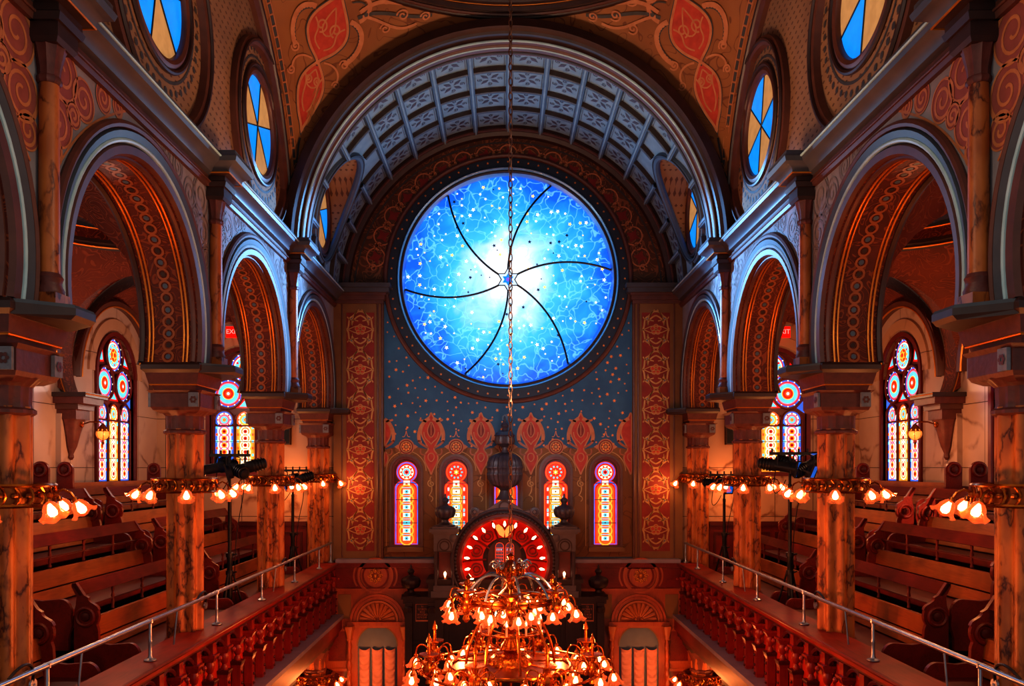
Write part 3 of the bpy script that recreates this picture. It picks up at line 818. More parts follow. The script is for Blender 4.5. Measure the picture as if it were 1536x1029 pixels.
# red cartouches between the windows, roundels above them
m = MB()
def cart(c):
    x, z = c; H = FB
    big = [(0, .78), (-.04, .66), (-.16, .52), (-.235, .34), (-.22, .2), (-.12, .02), (-.05, -.12), (-.15, -.22), (-.165, -.36), (-.1, -.5), (-.03, -.62), (0, -.72)]
    pts = [(x+a, z+b) for a, b in big]+[(x-a, z+b) for a, b in reversed(big[1:-1])]
    # round the outline a little
    def sm(p):
        o = []
        for i in range(len(p)):
            a, b = p[i], p[(i+1) % len(p)]
            o += [(.75*a[0]+.25*b[0], .75*a[1]+.25*b[1]), (.25*a[0]+.75*b[0], .25*a[1]+.75*b[1])]
        return o
    pts = [q for q in sm(sm(pts)) if abs(q[0]) <= 2.93]
    if len(pts) < 6: return
    m.poly(pts, H, .012, 'arabesque_red'); m.strip(pts, .03, H, .016, 'arabesque_tan', True)
    for sg in (-1, 1):
        for p, w, mm in ((bez((.04, .62), (.22, .56), (.34, .26), (.27, .08), 14), .085, 'arabesque_tan'), (bez((.12, .54), (.18, .6), (.24, .54), (.27, .6), 8), .045, 'arabesque_tan'),
                         (bez((.07, -.08), (.16, -.02), (.24, .0), (.3, .1), 10), .05, 'ring_tan'), (bez((.12, -.22), (.22, -.28), (.28, -.2), (.24, -.1), 10), .035, 'ring_tan'),
                         (bez((0, -.2), (.1, -.2), (.1, -.36), (0, -.4), 10), .022, 'arabesque_tan')):
            q = [(x+sg*a, z+b) for a, b in p]
            q = [t for t in q if abs(t[0]) < 2.92]
            if len(q) > 2: m.strip(q, w, H, .018, mm)
        if abs(x) < 2.8:
            m.strip([(x+sg*a, z+b) for a, b in bez((0, .0), (.05, .12), (.17, .1), (.17, .3), 12)], .024, H, .02, 'arabesque_tan')
    if abs(x) < 2.8:
        A = [(x, z+.56), (x-.06, z+.44), (x-.09, z+.34), (x-.07, z+.24), (x, z+.16), (x+.07, z+.24), (x+.09, z+.34), (x+.06, z+.44)]
        m.poly(A, H, .018, 'panel_red'); m.strip(sm(A), .022, H, .021, 'arabesque_tan', True)
        m.strip([(x, z+.5), (x, z+.22)], .018, H, .022, 'arabesque_tan')
    if abs(x) < 2.8:
        m.strip(spiral((x, z-.92), .09, 1.5, PI/2, 22), .024, H, .014, 'lace_tan'); m.strip(bez((x, z-.75), (x-.09, z-.85), (x+.12, z-1.0), (x-.05, z-1.2), 12), .026, H, .014, 'lace_tan')
        m.strip(bez((x-.05, z-1.2), (x+.06, z-1.22), (x+.06, z-1.3), (x, z-1.34), 8), .02, H, .014, 'lace_tan')
for i in range(6): cart((SW[0]+(i-.5)*1.178, .55))
for x in SW:
    for r0, r1, mm, hh in ((0, .19, 'arabesque_tan', .012), (0, .165, 'panel_red', .016), (.115, .135, 'lace_tan', .02), (0, .035, 'lace_tan', .02)):
        if r0: m.ring((x, .5), r0, r1, FB, hh, mm, 24)
        else: m.disc((x, .5), r1, FB, hh, mm, 24)
    for q in range(8):
        a_ = q*PI/4; m.disc((x+.075*cos(a_), .5+.075*sin(a_)), .026, FB, .02, 'star_gold', 8)
    for sg in (-1, 1):
        m.poly([(x+sg*.19, .44), (x+sg*.28, .5), (x+sg*.19, .56)], FB, .011, 'arabesque_tan')
    m.strip(bez((x-.09, .74), (x-.03, .72), (x-.02, .78), (x, .88), 8), .012, FB, .008, 'star_gold'); m.strip(bez((x+.09, .74), (x+.03, .72), (x+.02, .78), (x, .88), 8), .012, FB, .008, 'star_gold'); m.disc((x, .92), .018, FB, .008, 'star_gold', 8)
    m.strip(circ((x, SWZS), SWW+.16, 24, 0, PI, False)+[(x-SWW-.16, SWZ0), ], .018, FB, .012, 'lace_tan')
m.build('cartouches', back, False)

# side pilasters with lacework panels
for s, sd in SIDES:
    m = MB()
    m.box(min(s*2.93, s*XN), D3-.12, -2.15, max(s*2.93, s*XN), D3, 3.9, 'pilaster_gold')
    for x in (2.96, 3.06, 3.9): m.tube([(s*x, D3-.12, -2.1), (s*x, D3-.12, 3.9)], .028 if x < 3.5 else .02, 'moulding_brown', 8)
    m.box(min(s*3.14, s*3.80), D3-.125, -1.95, max(s*3.14, s*3.80), D3-.11, 3.65, 'panel_red')
    Q = py(D3-.128)
    k = 6; pz = .94
    for i in range(k):
        cz = 3.25-i*pz; cx = s*3.47
        def q4(pts, w, mm='lace_tan', closed=False):
            for sx in (-1, 1):
                for sz in (-1, 1): m.strip([(cx+sx*a, cz+sz*b) for a, b in pts], w, Q, .006, mm, closed)
        q4(bez((0, .43), (.12, .43), (.12, .33), (.2, .3), 10)+bez((.2, .3), (.3, .26), (.24, .1), (.31, 0), 10), 0.038)
        q4(bez((0, .33), (.1, .3), (.2, .2), (.2, .1), 10), 0.035); q4(bez((.2, .1), (.24, .2), (.1, .42), (.03, .47), 10), .02)
        q4(bez((.31, .0), (.2, .02), (.14, .1), (.0, .08), 10), .02); q4(bez((.05, .2), (.16, .24), (.27, .2), (.3, .3), 10), 0.026)
        for q in range(5): 
            a_ = PI/2+q*2*PI/5; m.disc((cx+.075*cos(a_), cz+.075*sin(a_)), .05, Q, .004, 'arabesque_red', 10); m.ring((cx+.075*cos(a_), cz+.075*sin(a_)), .045, .06, Q, .007, 'lace_tan', 12)
        for sx in (-1, 1):
            for sz in (-1, 1): m.poly([(cx+sx*.19, cz+sz*.2), (cx+sx*.25, cz+sz*.23), (cx+sx*.23, cz+sz*.3), (cx+sx*.17, cz+sz*.27)], Q, .005, 'coffer_rib')
    # cap
    for a_, z0, z1, d in ((0, 3.86, 3.94, .16), (.03, 3.94, 4.04, .2), (.06, 4.04, 4.1, .24), (.14, 4.1, 4.2, .32), (.18, 4.2, 4.3, .38)):
        m.box(min(s*(2.92-a_), s*XN), D3-d, z0, max(s*(2.92-a_), s*XN), D3, z1, 'moulding_brown' if z0 < 4.05 else 'cornice_grey')
    m.build('lace_pilaster', back, True)

# ------------------------------------------------------------------ the big round window
bw = MB(); CW = (0, WZ)
bw.arc([(2.42, -.2), (2.45, -.12), (2.49, -.07), (2.54, .0)], CW, 0, 2*PI, 96, FB, 'rim_blue', full=True)
bw.arc([(2.54, .0), (2.57, .06), (2.6, .09), (2.63, .05), (2.63, .015)], CW, 0, 2*PI, 96, FB, 'rim_blue', full=True)
bw.roll(CW, 2.53, .03, .02, 0, 2*PI, 96, FB, 'moulding_dark', 8, True)
bw.roll(CW, 2.9, .055, .03, 0, 2*PI, 96, FB, 'moulding_brown', 8, True)
big = struct('window_%d' % wn, bw); wn += 1
g = MB(); g.disc((0, 0), 2.46, py(0), 0, 'sky_glass', 96)
gl = g.build('glass', big, False, (0, D3+.12, WZ))
m = MB(); FG = py(D3+.115)
for i in range(6):
    a0 = rad(5.5+60*i); P = [FG(r*cos(a0+rad(25)*(1-(r-.25)/2.2)), WZ+r*sin(a0+rad(25)*(1-(r-.25)/2.2)), 0) for r in [.25+2.2*j/20 for j in range(21)]]
    m.tube(P, .026, 'lead', 6)
m.build('lead_spiral', big)
m = MB()
m.poly(star_pts(CW, .3, 6, .58), FG, .02, 'lead'); m.poly(star_pts(CW, .25, 6, .58), FG, .03, 'g_ice')
m.poly(star_pts(CW, .15, 6, .58), FG, .034, 'oc_blue'); m.disc(CW, .05, FG, .038, 'g_violet', 12)
m.build('star_of_six_points', big, False)
m = MB(); put = []
while len(put) < 210:
    r = 2.4*sqrt(random.random()); a_ = random.uniform(0, 2*PI); u, v_ = r*cos(a_), r*sin(a_)
    if r < .4 or any(math.hypot(u-p, v_-q) < .12 for p, q in put): continue
    put.append((u, v_))
    dk = random.random() < (.55 if r < 1.0 else .08)
    m.poly(star_pts((u, v_+WZ), random.choice((.026, .036, .05)), 5, .45, random.random()), FG, .006, 'star_dark' if dk else random.choice(('star_white', 'star_white', 'star_yellow')))
m.build('glass_stars', big, False)

# ------------------------------------------------------------------ five small keyhole windows
def keyhole(cx, zc, r, nw, bw_, zn, zb):
    """outline: circle over a neck over a round-shouldered body"""
    t = math.asin(min(1, nw/r)); P = [(cx+bw_, zb)]
    P += [(cx+nw+(bw_-nw)*cos(PI/2*i/6), zn-(bw_-nw)+(bw_-nw)*sin(PI/2*i/6)) for i in range(7)]
    P += [(cx+nw, zn)]
    P += [(cx+r*sin(a_), zc-r*cos(a_)) for a_ in [t+(2*PI-2*t)*i/28 for i in range(29)]]
    P += [(cx-nw, zn)]+[(cx-nw-(bw_-nw)*cos(PI/2*i/6), zn-(bw_-nw)+(bw_-nw)*sin(PI/2*i/6)) for i in range(6, -1, -1)]+[(cx-bw_, zb)]
    return P
for i, x in enumerate(SW):
    m = MB(); H = py(D3)
    for w, h0, h1, mm in ((SWW+.09, 0, .05, 'moulding_brown'), (SWW+.03, 0, .03, 'maroon_frame')):
        o = arch_pts(x, w, SWZ0-.02, SWZS, 20); q = arch_pts(x, w-.06, SWZ0+.02, SWZS, 20)
        m.plate(o, [q], H, h1, mm, h1)
    m.box(x-.42, D3-.22, SWZ0-.12, x+.42, D3, SWZ0-.02, 'pilaster_gold')
    o = struct('window_%d' % wn, m); wn += 1
    g = MB(); gz = -.10
    g.poly(arch_pts(x, SWW, SWZ0, SWZS, 20), H, gz, 'maroon_frame')
    odd = i % 2 == 0
    kz = -.1
    for j, (ex, mm) in enumerate(((.052, 'g_red'), (.038, 'g_blue' if odd else 'g_orange'), (.010, 'g_red'), (-.025, 'g_orange'))):
        g.poly(keyhole(x, kz, .2+ex, .085+ex*.7, .235+ex, -.36+ex, SWZ0+.05-ex*.6), H, gz+.004*(j+1), mm)
    h = gz+.024
    # wheel at the top
    g.disc((x, kz), .165, H, h, 'g_white' if odd else 'g_red', 24); g.ring((x, kz), .1, .12, H, h+.003, 'g_orange', 24)
    for q in range(10):
        a_ = q*PI/5; g.disc((x+.135*cos(a_), kz+.135*sin(a_)), .022, H, h+.004, 'g_red' if odd else 'g_cyan', 8)
    g.disc((x, kz), .09, H, h+.004, 'g_cyan' if odd else 'g_red', 16)
    g.poly(star_pts((x, kz), .075, 6, .55), H, h+.007, 'g_red' if odd else 'g_yellow'); g.disc((x, kz), .022, H, h+.01, 'g_dark' if odd else 'g_white', 8)
    # body: border blocks and a chain of roundels
    for q in range(0 if odd else 13):
        z = SWZ0+.1+q*.1
        for sg in (-1, 1): g.poly([(x+sg*.165, z), (x+sg*.205, z), (x+sg*.205, z+.075), (x+sg*.165, z+.075)], H, h, ('g_ice', 'g_blue')[q % 5 == 0] if odd else ('g_ice', 'g_cyan', 'g_red')[q % 3])
    g.poly([(x-.075, -.5), (x+.075, -.5), (x+.075, -.3), (x-.075, -.3)], H, h, 'g_white'); g.disc((x, -.38), .03, H, h+.004, 'g_red', 8)
    for q in range(7):
        z = SWZ0+.17+q*.185
        g.disc((x, z), .17 if odd else .14, H, h+.001+q*.0006, 'g_orange' if odd else 'g_gold', 18); g.ring((x, z), .14 if odd else .12, .17 if odd else .14, H, h+.006, 'g_yellow', 22)
        g.poly([(x-.085, z-.05), (x+.085, z-.05), (x+.085, z+.05), (x-.085, z+.05)], H, h+.008, 'g_white' if q != 2 and (q != 4 or odd) else 'g_cyan')
        g.disc((x, z), .05, H, h+.01, 'g_cyan' if odd else 'g_white', 12); g.disc((x, z), .02, H, h+.012, 'g_dark', 8)
        g.poly([(x-.1, z+.085), (x+.1, z+.085), (x+.1, z+.1), (x-.1, z+.1)], H, h+.009, 'g_cyan')
    g.build('stained_glass', o, False)
    b = MB()
    for z in (-.36, -.75, -1.3): b.box(x-.25, D3+.055, z-.008, x+.25, D3+.075, z+.008, 'lead')
    b.build('glazing_bar', o, False)

# ------------------------------------------------------------------ aisles
def W3(F, c, z0, name):
    """three-light traceried stained glass window: lights below, three roundels above"""
    global wn
    m = MB(); zs, w = 1.95, .84
    outl = arch_pts(c, w, z0, zs, 28)
    m.plate(arch_pts(c, w+.07, z0-.07, zs, 28), [arch_pts(c, w-.02, z0+.02, zs, 28)], F, .05, 'maroon_frame', .12)
    m.arc([(w+.12, 0), (w+.12, .04), (w+.34, .04), (w+.36, 0)], (c, zs), 0, PI, 32, F, 'marble_wall_end')
    lights = [(c+q*.5, 1.2 if q else 1.2) for q in (-1, 0, 1)]
    rnd = [(c, 2.38, .36), (c-.4, 1.76, .345), (c+.4, 1.76, .345)]
    o = struct('window_%d' % wn, m); wn += 1
    g = MB(); b = -.07
    g.poly(outl, F, b, 'maroon_frame')
    # spandrel pieces
    for pts, mm in (([(c-.72, 2.16), (c-.46, 2.5), (c-.4, 2.2)], 'g_red'), ([(c+.72, 2.16), (c+.46, 2.5), (c+.4, 2.2)], 'g_red'), ([(c-.8, 1.3), (c-.8, 1.62), (c-.62, 1.42)], 'g_blue'), ([(c+.8, 1.3), (c+.8, 1.62), (c+.62, 1.42)], 'g_blue'), ([(c-.24, 1.42), (c+.24, 1.42), (c, 1.68)], 'g_red')):
        mx = sum(p[0] for p in pts)/3; my = sum(p[1] for p in pts)/3
        g.poly(pts, F, b+.01, mm); g.poly([(mx+(x-mx)*.6, my+(y-my)*.6) for x, y in pts], F, b+.014, 'g_cyan' if mm == 'g_red' else 'g_blue')
    for k, (x, z, r) in enumerate(rnd):
        for rr, mm in ((1, 'lead'), (.93, 'g_blue'), (.84, 'g_red'), (.76, 'g_white' if k == 0 else 'g_pink'), (.68, 'g_cyan'), (.42, 'g_yellow'), (.36, 'g_red'), (.2, 'g_orange'), (.1, 'g_ice')):
            g.disc((x, z), r*rr, F, b+.012+.003*(1-rr)*10, mm, 32)
        for q in range(12):
            a_ = q*PI/6
            if k == 0: g.poly([(x+r*(.5+e*.14)*cos(a_+d), z+r*(.5+e*.14)*sin(a_+d)) for e, d in ((0, -.12), (1, -.12), (1, .12), (0, .12))], F, b+.045, 'g_red' if q % 2 else 'g_yellow')
            g.disc((x+r*.885*cos(a_), z+r*.885*sin(a_)), .017, F, b+.045, 'g_white', 6)
        if k == 0: g.poly(star_pts((x, z), r*.36, 6, .55), F, b+.046, 'g_yellow'); g.disc((x, z), r*.14, F, b+.05, 'g_red', 10)
    for k, (x, zt) in enumerate(lights):
        side = k != 1; hw = .205; zr = 1.05
        g.poly(arch_pts(x, hw+.02, zr-.03, zt-.06, 16), F, b+.01, 'lead')
        A = arch_pts(x, hw, zr, zt-.06, 16)
        for e, mm in ((0, 'g_blue' if side else 'g_orange'), (.82, 'g_white'), (.66, 'g_pink' if side else 'g_yellow'), (.42, 'g_cyan'), (.22, 'g_gold')):
            g.disc((x, zt-.06), hw*(e or 1), F, b+.016+(1-(e or 1))*.01, mm, 24)
        g.poly([(x-hw, zr), (x+hw, zr), (x+hw, zt-.06), (x-hw, zt-.06)], F, b+.014, 'g_blue' if side else 'g_orange')
        for q in range(8):
            a_ = q*PI/4; g.disc((x+hw*.74*cos(a_), zt-.06+hw*.74*sin(a_)), .02, F, b+.03, 'g_red', 6)
        g.poly([(x-hw-.01, z0+.03), (x+hw+.01, z0+.03), (x+hw+.01, zr-.05), (x-hw-.01, zr-.05)], F, b+.012, 'g_blue' if side else 'g_gold')
        g.poly([(x-hw*.8, z0+.06), (x+hw*.8, z0+.06), (x+hw*.8, zr-.08), (x-hw*.8, zr-.08)], F, b+.015, 'g_white' if side else 'g_yellow')
        n = 6 if zr-z0 < 1.4 else 7
        for q in range(n):
            z = z0+.16+(zr-z0-.2)*(q+.1)/n
            g.disc((x, z), .125, F, b+.018, 'g_ice' if side else 'g_gold', 18); g.ring((x, z), .1, .13, F, b+.021, 'g_pink' if side else 'g_white', 18)
            g.disc((x, z), .07, F, b+.022, 'g_yellow' if side else 'g_white', 14); g.disc((x, z), .045, F, b+.025, 'g_red', 10); g.disc((x, z), .018, F, b+.028, 'g_dark', 8)
            for sg in (-1, 1): g.poly([(x+sg*.15, z+.06), (x+sg*.2, z+.06), (x+sg*.2, z+.12), (x+sg*.15, z+.12)], F, b+.02, 'g_cyan' if q % 2 else 'g_orange')
    g.build('stained_glass', o, False)
    t = MB()
    for k, (x, z, r) in enumerate(rnd): t.roll((x, z), r+.005, .028, b+.05, 0, 2*PI, 32, F, 'maroon_frame', 6, True)
    for k in range(4):
        x = c-.75+k*.5
        v0, v1 = F(x, z0, b+.03), F(x, 1.25, b+.03); t.tube([v0, v1], .024, 'maroon_frame', 6)
    for z in (1.0, .62, .2): t.tube([F(c-.76, z, b+.03), F(c+.76, z, b+.03)], .02 if z > .9 else .008, 'maroon_frame', 6)
    for x, zt in lights: t.roll((x, zt-.06), .22, .022, b+.04, 0, PI, 16, F, 'maroon_frame', 6)
    t.build('tracery', o)
    return o
ZT = 2.05
for s, sd in SIDES:
    # outer wall, bays 1-3, with windows in bays 1..3
    F = px(s, XW); ys = [(D[b]+D[b+1])/2 for b in (1, 2, 3)]
    w = MB()
    w.plate([(D[0], MF), (D3, MF), (D3, 5.2), (D[0], 5.2)], [arch_pts(y, .82, -.3, 1.95, 28) for y in ys], F, 0, 'marble_wall', .25, 'marble_wall_end')
    wl = struct('wall_%s' % sd, w, None, False)
    for y in ys[1:]: W3(F, y, -.3, '')
    W3(F, ys[0], -.3, '')
    d_ = MB()
    d_.box(min(s*(XW-.04), s*XW), D[0], GF, max(s*(XW-.04), s*XW), D3, -.38, 'mahogany')
    d_.box(min(s*(XW-.09), s*XW), D[0], -.42, max(s*(XW-.09), s*XW), D3, -.33, 'mahogany_dark')
    struct('baseboard_%s' % sd, d_)
    # pale stone pilaster strips, blind arches
    p = MB()
    for d in D[1:4]:
        p.box(min(s*(XW-.1), s*XW), d-.28, -.35, max(s*(XW-.1), s*XW), d+.28, 1.0, 'marble_wall')
    for y in ys:
        p.arc([(1.62, 0), (1.62, .12), (1.74, .14), (1.8, .05), (1.8, 0)], (y, ZC), 0, PI, 40, F, 'moulding_brown')
        p.roll((y, ZC), 1.63, .02, .12, 0, PI, 40, F, 'gold_line', 6)
    p.build('blind_arches', wl)
    # end wall of the aisle
    e = MB(); xc = s*6.225
    x0, x1 = sorted((s*(XN), s*XW))
    e.plate([(x0, GF-.3), (x1, GF-.3), (x1, 5.2), (x0, 5.2)], [arch_pts(xc, .82, -.12, 1.95, 28)], py(D3), 0, 'marble_wall_end', .25)
    ew = struct('wall_%s_end' % sd, e, None, False)
    W3(py(D3), xc, -.12, '')
    r = MB()
    xa, xb = sorted((s*4.75, s*XW))
    r.box(xa, D3-.05, GF, xb, D3, -1.32, 'mahogany'); r.box(xa, D3-.1, -1.36, xb, D3, -1.26, 'mahogany_dark')
    for i in range(5):
        cx = s*(5.15+i*.72)
        for q, hh in ((.3, .02), (.24, -.01)):
            r.plate([(cx-q, -2.25), (cx+q, -2.25), (cx+q, -1.5), (cx-q, -1.5)], [[(cx-q+.05, -2.2), (cx+q-.05, -2.2), (cx+q-.05, -1.55), (cx-q+.05, -1.55)]], py(D3-.05), hh, 'mahogany_dark', .03)
    struct('trim_%d' % (4 if s < 0 else 5), r, None, False)
    p = MB(); pc = (xc, ZC)
    p.arc([(1.74, 0), (1.74, .1), (1.82, .12), (1.9, .1), (1.95, 0)], pc, 0, PI, 40, py(D3), 'vault_red')
    p.build('arch_band', ew)
    # transverse arches from column to corbel
    for i, d in enumerate(D[1:4]):
        t = MB(); um = s*(XA+XW)/2; G = lambda u, v, h, d=d: (u, d-.22-h, v)
        a0, a1 = sorted((s*XA, s*XW))
        arch_bay(t, G, a0, a1, ZSP, 4.6, (um, ZT), 1.71, math.asin((ZSP-ZT)/1.71), PI-math.asin((ZSP-ZT)/1.71), .44, 'vault_red', 'soffit', 'vault_red')
        for r_, t_, m_ in ((1.705, .02, 'moulding_brown'), (1.73, .014, 'gold_line')):
            q = math.asin((ZSP-ZT)/r_); t.roll((um, ZT), r_, t_, .01, q, PI-q, 40, G, m_, 6)
        struct('wall_%s_aisle_arch' % sd, t)
        # corbel under it on the outer wall
        lab = '%s aisle corbel bracket carrying the arch by the column %s' % (sd, ORD[i])
        cbl = thing('corbel', lab, 'corbel', (s*XW, d, .4), PI if s > 0 else 0, 'aisle wall corbels')
        k = MB()
        for x1_, hw, z0, z1, mm in ((.62, .42, .9, .98, 'moulding_dark'), (.56, .38, .78, .9, 'capital'), (.42, .3, .68, .78, 'moulding_brown'), (.36, .25, .5, .68, 'capital')):
            k.box(0, -hw, z0, x1_, hw, z1, mm)
        k.tube([(.63, -.42, .95), (.63, .42, .95)], .014, 'gold_line', 6); k.build('corbel_cap', cbl, False)
        k = MB(); k.lathe([(.02, -.25), (.05, -.2), (.04, -.14), (.1, .0), (.16, .25), (.22, .45), (.25, .5)], 20, 'capital', Matrix.Translation((.14, 0, 0)), 8, .06); k.build('pendant_drop', cbl)
    # domed aisle vaults
    vt = MB()
    for b in range(4):
        yc = (D[b]+D[b+1])/2; xm = s*(XA+XW)/2; ha, hb = (XW-XA)/2, 1.77; R = sqrt(ha*ha+hb*hb); zv = ZC+.05; rr = 1.3
        n = 64; k = 8; vs = []; fs = []
        c4 = math.atan2(hb, ha); ph = sorted(set([2*PI*i/n for i in range(n)]+[c4, PI-c4, PI+c4, 2*PI-c4])); n = len(ph)
        for p_ in ph:
            q = min(ha/max(1e-6, abs(cos(p_))), hb/max(1e-6, abs(sin(p_)))); a0, a1 = math.asin(rr/R), math.asin(min(1, q/R))
            for j in range(k+1):
                al = lerp(a0, a1, j/k); vs.append((xm+R*sin(al)*cos(p_), yc+R*sin(al)*sin(p_), zv+R*cos(al)))
        for i in range(n):
            for j in range(k):
                p0, q0 = i*(k+1)+j, ((i+1) % n)*(k+1)+j; fs.append((p0, p0+1, q0+1, q0))
        vt.add(vs, fs, 'vault_red')
        zr_ = zv+sqrt(R*R-rr*rr); T = Matrix.Translation((xm, yc, 0))
        vt.lathe([(rr+.06, zr_-.08), (rr, zr_-.1), (rr-.03, zr_-.03), (rr-.1, zr_), (rr-.1, zr_+.06)], 48, 'moulding_dark', T, caps=False)
        vt.lathe([(rr-.1, zr_+.06), (rr-.08, zr_+.22), (rr-.14, zr_+.24)], 48, 'soffit', T, caps=False)
        vt.roll((xm, yc), rr-.04, .018, zr_-.06, 0, 2*PI, 48, lambda u, v, h: (u, v, h), 'gold_line', 6, True)
        vt.roll((xm, yc), rr-.12, .018, zr_+.24, 0, 2*PI, 48, lambda u, v, h: (u, v, h), 'gold_line', 6, True)
        vt.lathe([((rr-.14)*cos(PI/2*i/10)+1e-4, zr_+.24+.75*sin(PI/2*i/10)) for i in range(11)], 48, 'blue_dark', T, caps=False)
        for j in range(3):
            for i in range(14):
                a_ = 2*PI*(i+.5*j)/14; e_ = PI/2*(.16+.2*j); r_ = (rr-.15)*cos(e_)
                G = lambda u, v, h, a_=a_, e_=e_, r_=r_: (xm+(r_-v*sin(e_))*cos(a_)-u*sin(a_), yc+(r_-v*sin(e_))*sin(a_)+u*cos(a_), zr_+.235+.745*sin(e_)+v*cos(e_))
                vt.poly(star_pts((0, 0), .05, 5), G, 0, 'star_gold')
    struct('ceiling_%s_aisle' % sd, vt)
# ------------------------------------------------------------------ gallery floors, balcony fronts
ROWX = [5.15, 5.98, 6.81, 7.64]; RISE = .53
for s, sd in SIDES:
    f = MB(); e = [4.26, 5.62, 6.45, 7.28, XW]
    for r in range(4):
        x0, x1 = sorted((s*e[r], s*e[r+1])); f.box(x0, D[0]-1, GF-.25 if r == 0 else GF, x1, D3, GF+RISE*r, 'floor_wood')
    struct('floor_%s_gallery' % sd, f, None, False)
    b = thing('balcony_front', 'dark red wooden balcony front with a row of turned balusters on the %s side' % sd, 'balustrade', (s*4.0, 0, GF), 0, 'balcony fronts')
    z = lambda q: q-GF
    m = MB(); X = lambda q: (q-4.0)*s
    def bx(mb, xa, xb, z0, z1, mat, y0=D[0]-1, y1=D3-.02):
        a_, c_ = sorted((X(xa), X(xb))); mb.box(a_, y0, z(z0), c_, y1, z(z1), mat)
    m = MB(); bx(m, 3.95, 4.42, -2.25, -2.2, 'capping_wood'); bx(m, 3.99, 4.40, -2.32, -2.25, 'capping_wood'); bx(m, 4.02, 4.3, -2.36, -2.32, 'mahogany_dark')
    m.tube([(X(3.95), D[0]-1, z(-2.225)), (X(3.95), D3-.02, z(-2.225))], .028, 'mahogany', 8)
    m.build('capping_rail', b, True)
    m = MB(); bx(m, 4.14, 4.24, -3.4, -2.36, 'red_panel'); m.build('back_panel', b, False)
    m = MB(); bx(m, 3.82, 4.24, -3.48, -3.40, 'ledge'); bx(m, 3.86, 4.3, -3.75, -3.48, 'mahogany'); bx(m, 3.94, 4.4, -3.9, -3.75, 'mahogany_dark'); m.build('lower_ledge', b, False)
    # arcaded frieze between the baluster heads
    bal = MB()
    c = (0, 0)
    square_stack(bal, [(.075, -.50), (.09, -.46), (.09, -.44)], lambda j: 'mahogany_dark')
    bal.lathe([(.045, -.44), (.05, -.4), (.03, -.36), (.05, -.33), (.062, -.28), (.066, -.24), (.05, -.2)], 14, 'baluster_red')
    square_stack(bal, [(.055, -.2), (.095, -.13), (.095, -.1), (.07, -.09)], lambda j: 'baluster_red')
    bal.ball((X(3.87), 0, -.15), .035, 'baluster_red', 8, 6)
    # shaft below the head
    square_stack(bal, [(.015, -1.06), (.05, -.98), (.062, -.92), (.062, -.55), (.075, -.5)], lambda j: 'baluster_red')
    for zz in (-.62, -.78, -.92): bal.ball((-s*.07, 0, zz), .022, 'mahogany_dark', 8, 6)
    # bracket arch above the head
    G = lambda u, v, h: (s*(-.06+h), u, v)
    bal.plate([(-.285, -.1), (-.285, .10), (.285, .10), (.285, -.1)], [[(.27*cos(a_)*.98+0, -.16+.2*sin(a_)) for a_ in [PI*.2+PI*.6*i/12 for i in range(13)]]], G, .0, 'mahogany_dark', .05) if False else None
    bal.box(-.06, -.06, -.1, .06, .06, .06, 'baluster_red')
    for sg in (-1, 1): bal.tube([(0, sg*.05, -.08), (0, sg*.12, -.02), (0, sg*.2, .02), (0, sg*.285, .035)], [.035, .03, .028, .028], 'mahogany_dark', 6)
    me = bal.mesh('baluster')
    y = D3-.35
    while y > D[0]-.9:
        instance(me, 'baluster', b, (X(4.06), y, z(-2.42))); y -= .573
    # iron pipe handrail on the capping
    h = thing('pipe_handrail', 'steel pipe handrail standing on the capping of the %s balcony' % sd, 'handrail', (s*4.12, 0, -2.193), 0, 'pipe handrails')
    m = MB(); m.tube([(0, D[0]-1, .45), (0, 19.2, .45)], .027, 'steel', 10); m.build('rail', h)
    py_ = [5.2, 7.3, 9.42, 11.6, 13.75, 15.9, 18.0, 19.2]
    m = MB(); m.lathe([(.07, 0), (.07, .012), (.03, .03), (.02, .06), (.018, .2), (.024, .22), (.018, .24), (.018, .42), (.033, .43), (.033, .47)], 12, 'steel')
    me = m.mesh('post')
    for q in py_: instance(me, 'post', h, (0, q, 0))
    m = MB(); m.tube([(0, 0, .44), (s*.05, .02, .01)], .011, 'steel', 6); me = m.mesh('brace_rod')
    for q in (7.9, 10.2, 14.6): instance(me, 'brace_rod', h, (0, q, 0))
    for d in D[1:4]:
        m = MB()
        m.tube(bez((s*.05, d, .32), (-s*.0, d, .5), (-s*.02, d-.18, .62), (0, d-.42, .47), 10), .014, 'black_metal', 6)
        m.lathe([(.05, 0), (.05, .02)], 12, 'steel', Matrix.Translation((s*.05, d, .32)) @ Matrix.Rotation(-s*PI/2, 4, 'Y'))
        m.tube([(s*.05, d, .32), (s*.03, d, .33)], .02, 'steel', 6); m.build('column_strap', h)

# ------------------------------------------------------------------ pews
def pew_end():
    """side elevation in (x towards the wall, z); nave is -x"""
    pr = [(-.62, 0), (.14, 0), (.14, 1.0), (.12, 1.08), (.11, 1.18), (.17, 1.30), (.17, 1.34), (.12, 1.35), (.02, 1.20), (-.03, 1.17)]
    pr += bez((-.03, 1.17), (-.01, 1.12), (-.1, 1.1), (-.14, 1.06), 6)[1:]
    pr += [(-.16+.0, 1.02)]+[(-.0+.16*cos(a_), .94+.16*sin(a_)) for a_ in [PI*.85+PI*.32*i/6 for i in range(7)]]
    pr += [(-.13, .84), (-.15, .78), (-.16, .62)]
    pr += [(-.30, .60)]+[(-.52+.17*cos(a_)*.8, .46+.16*sin(a_)) for a_ in [PI*.45+PI*.65*i/8 for i in range(9)]]+[(-.66, .3), (-.62, .15)]
    return pr
PEW_SEC = [(5.5, 9.05), (10.0, 13.5), (14.2, 17.85)]
SECN = ['nearest the camera', 'beside the second column', 'nearest the end wall']
ROWN = ['front row', 'second row', 'third row', 'top row']
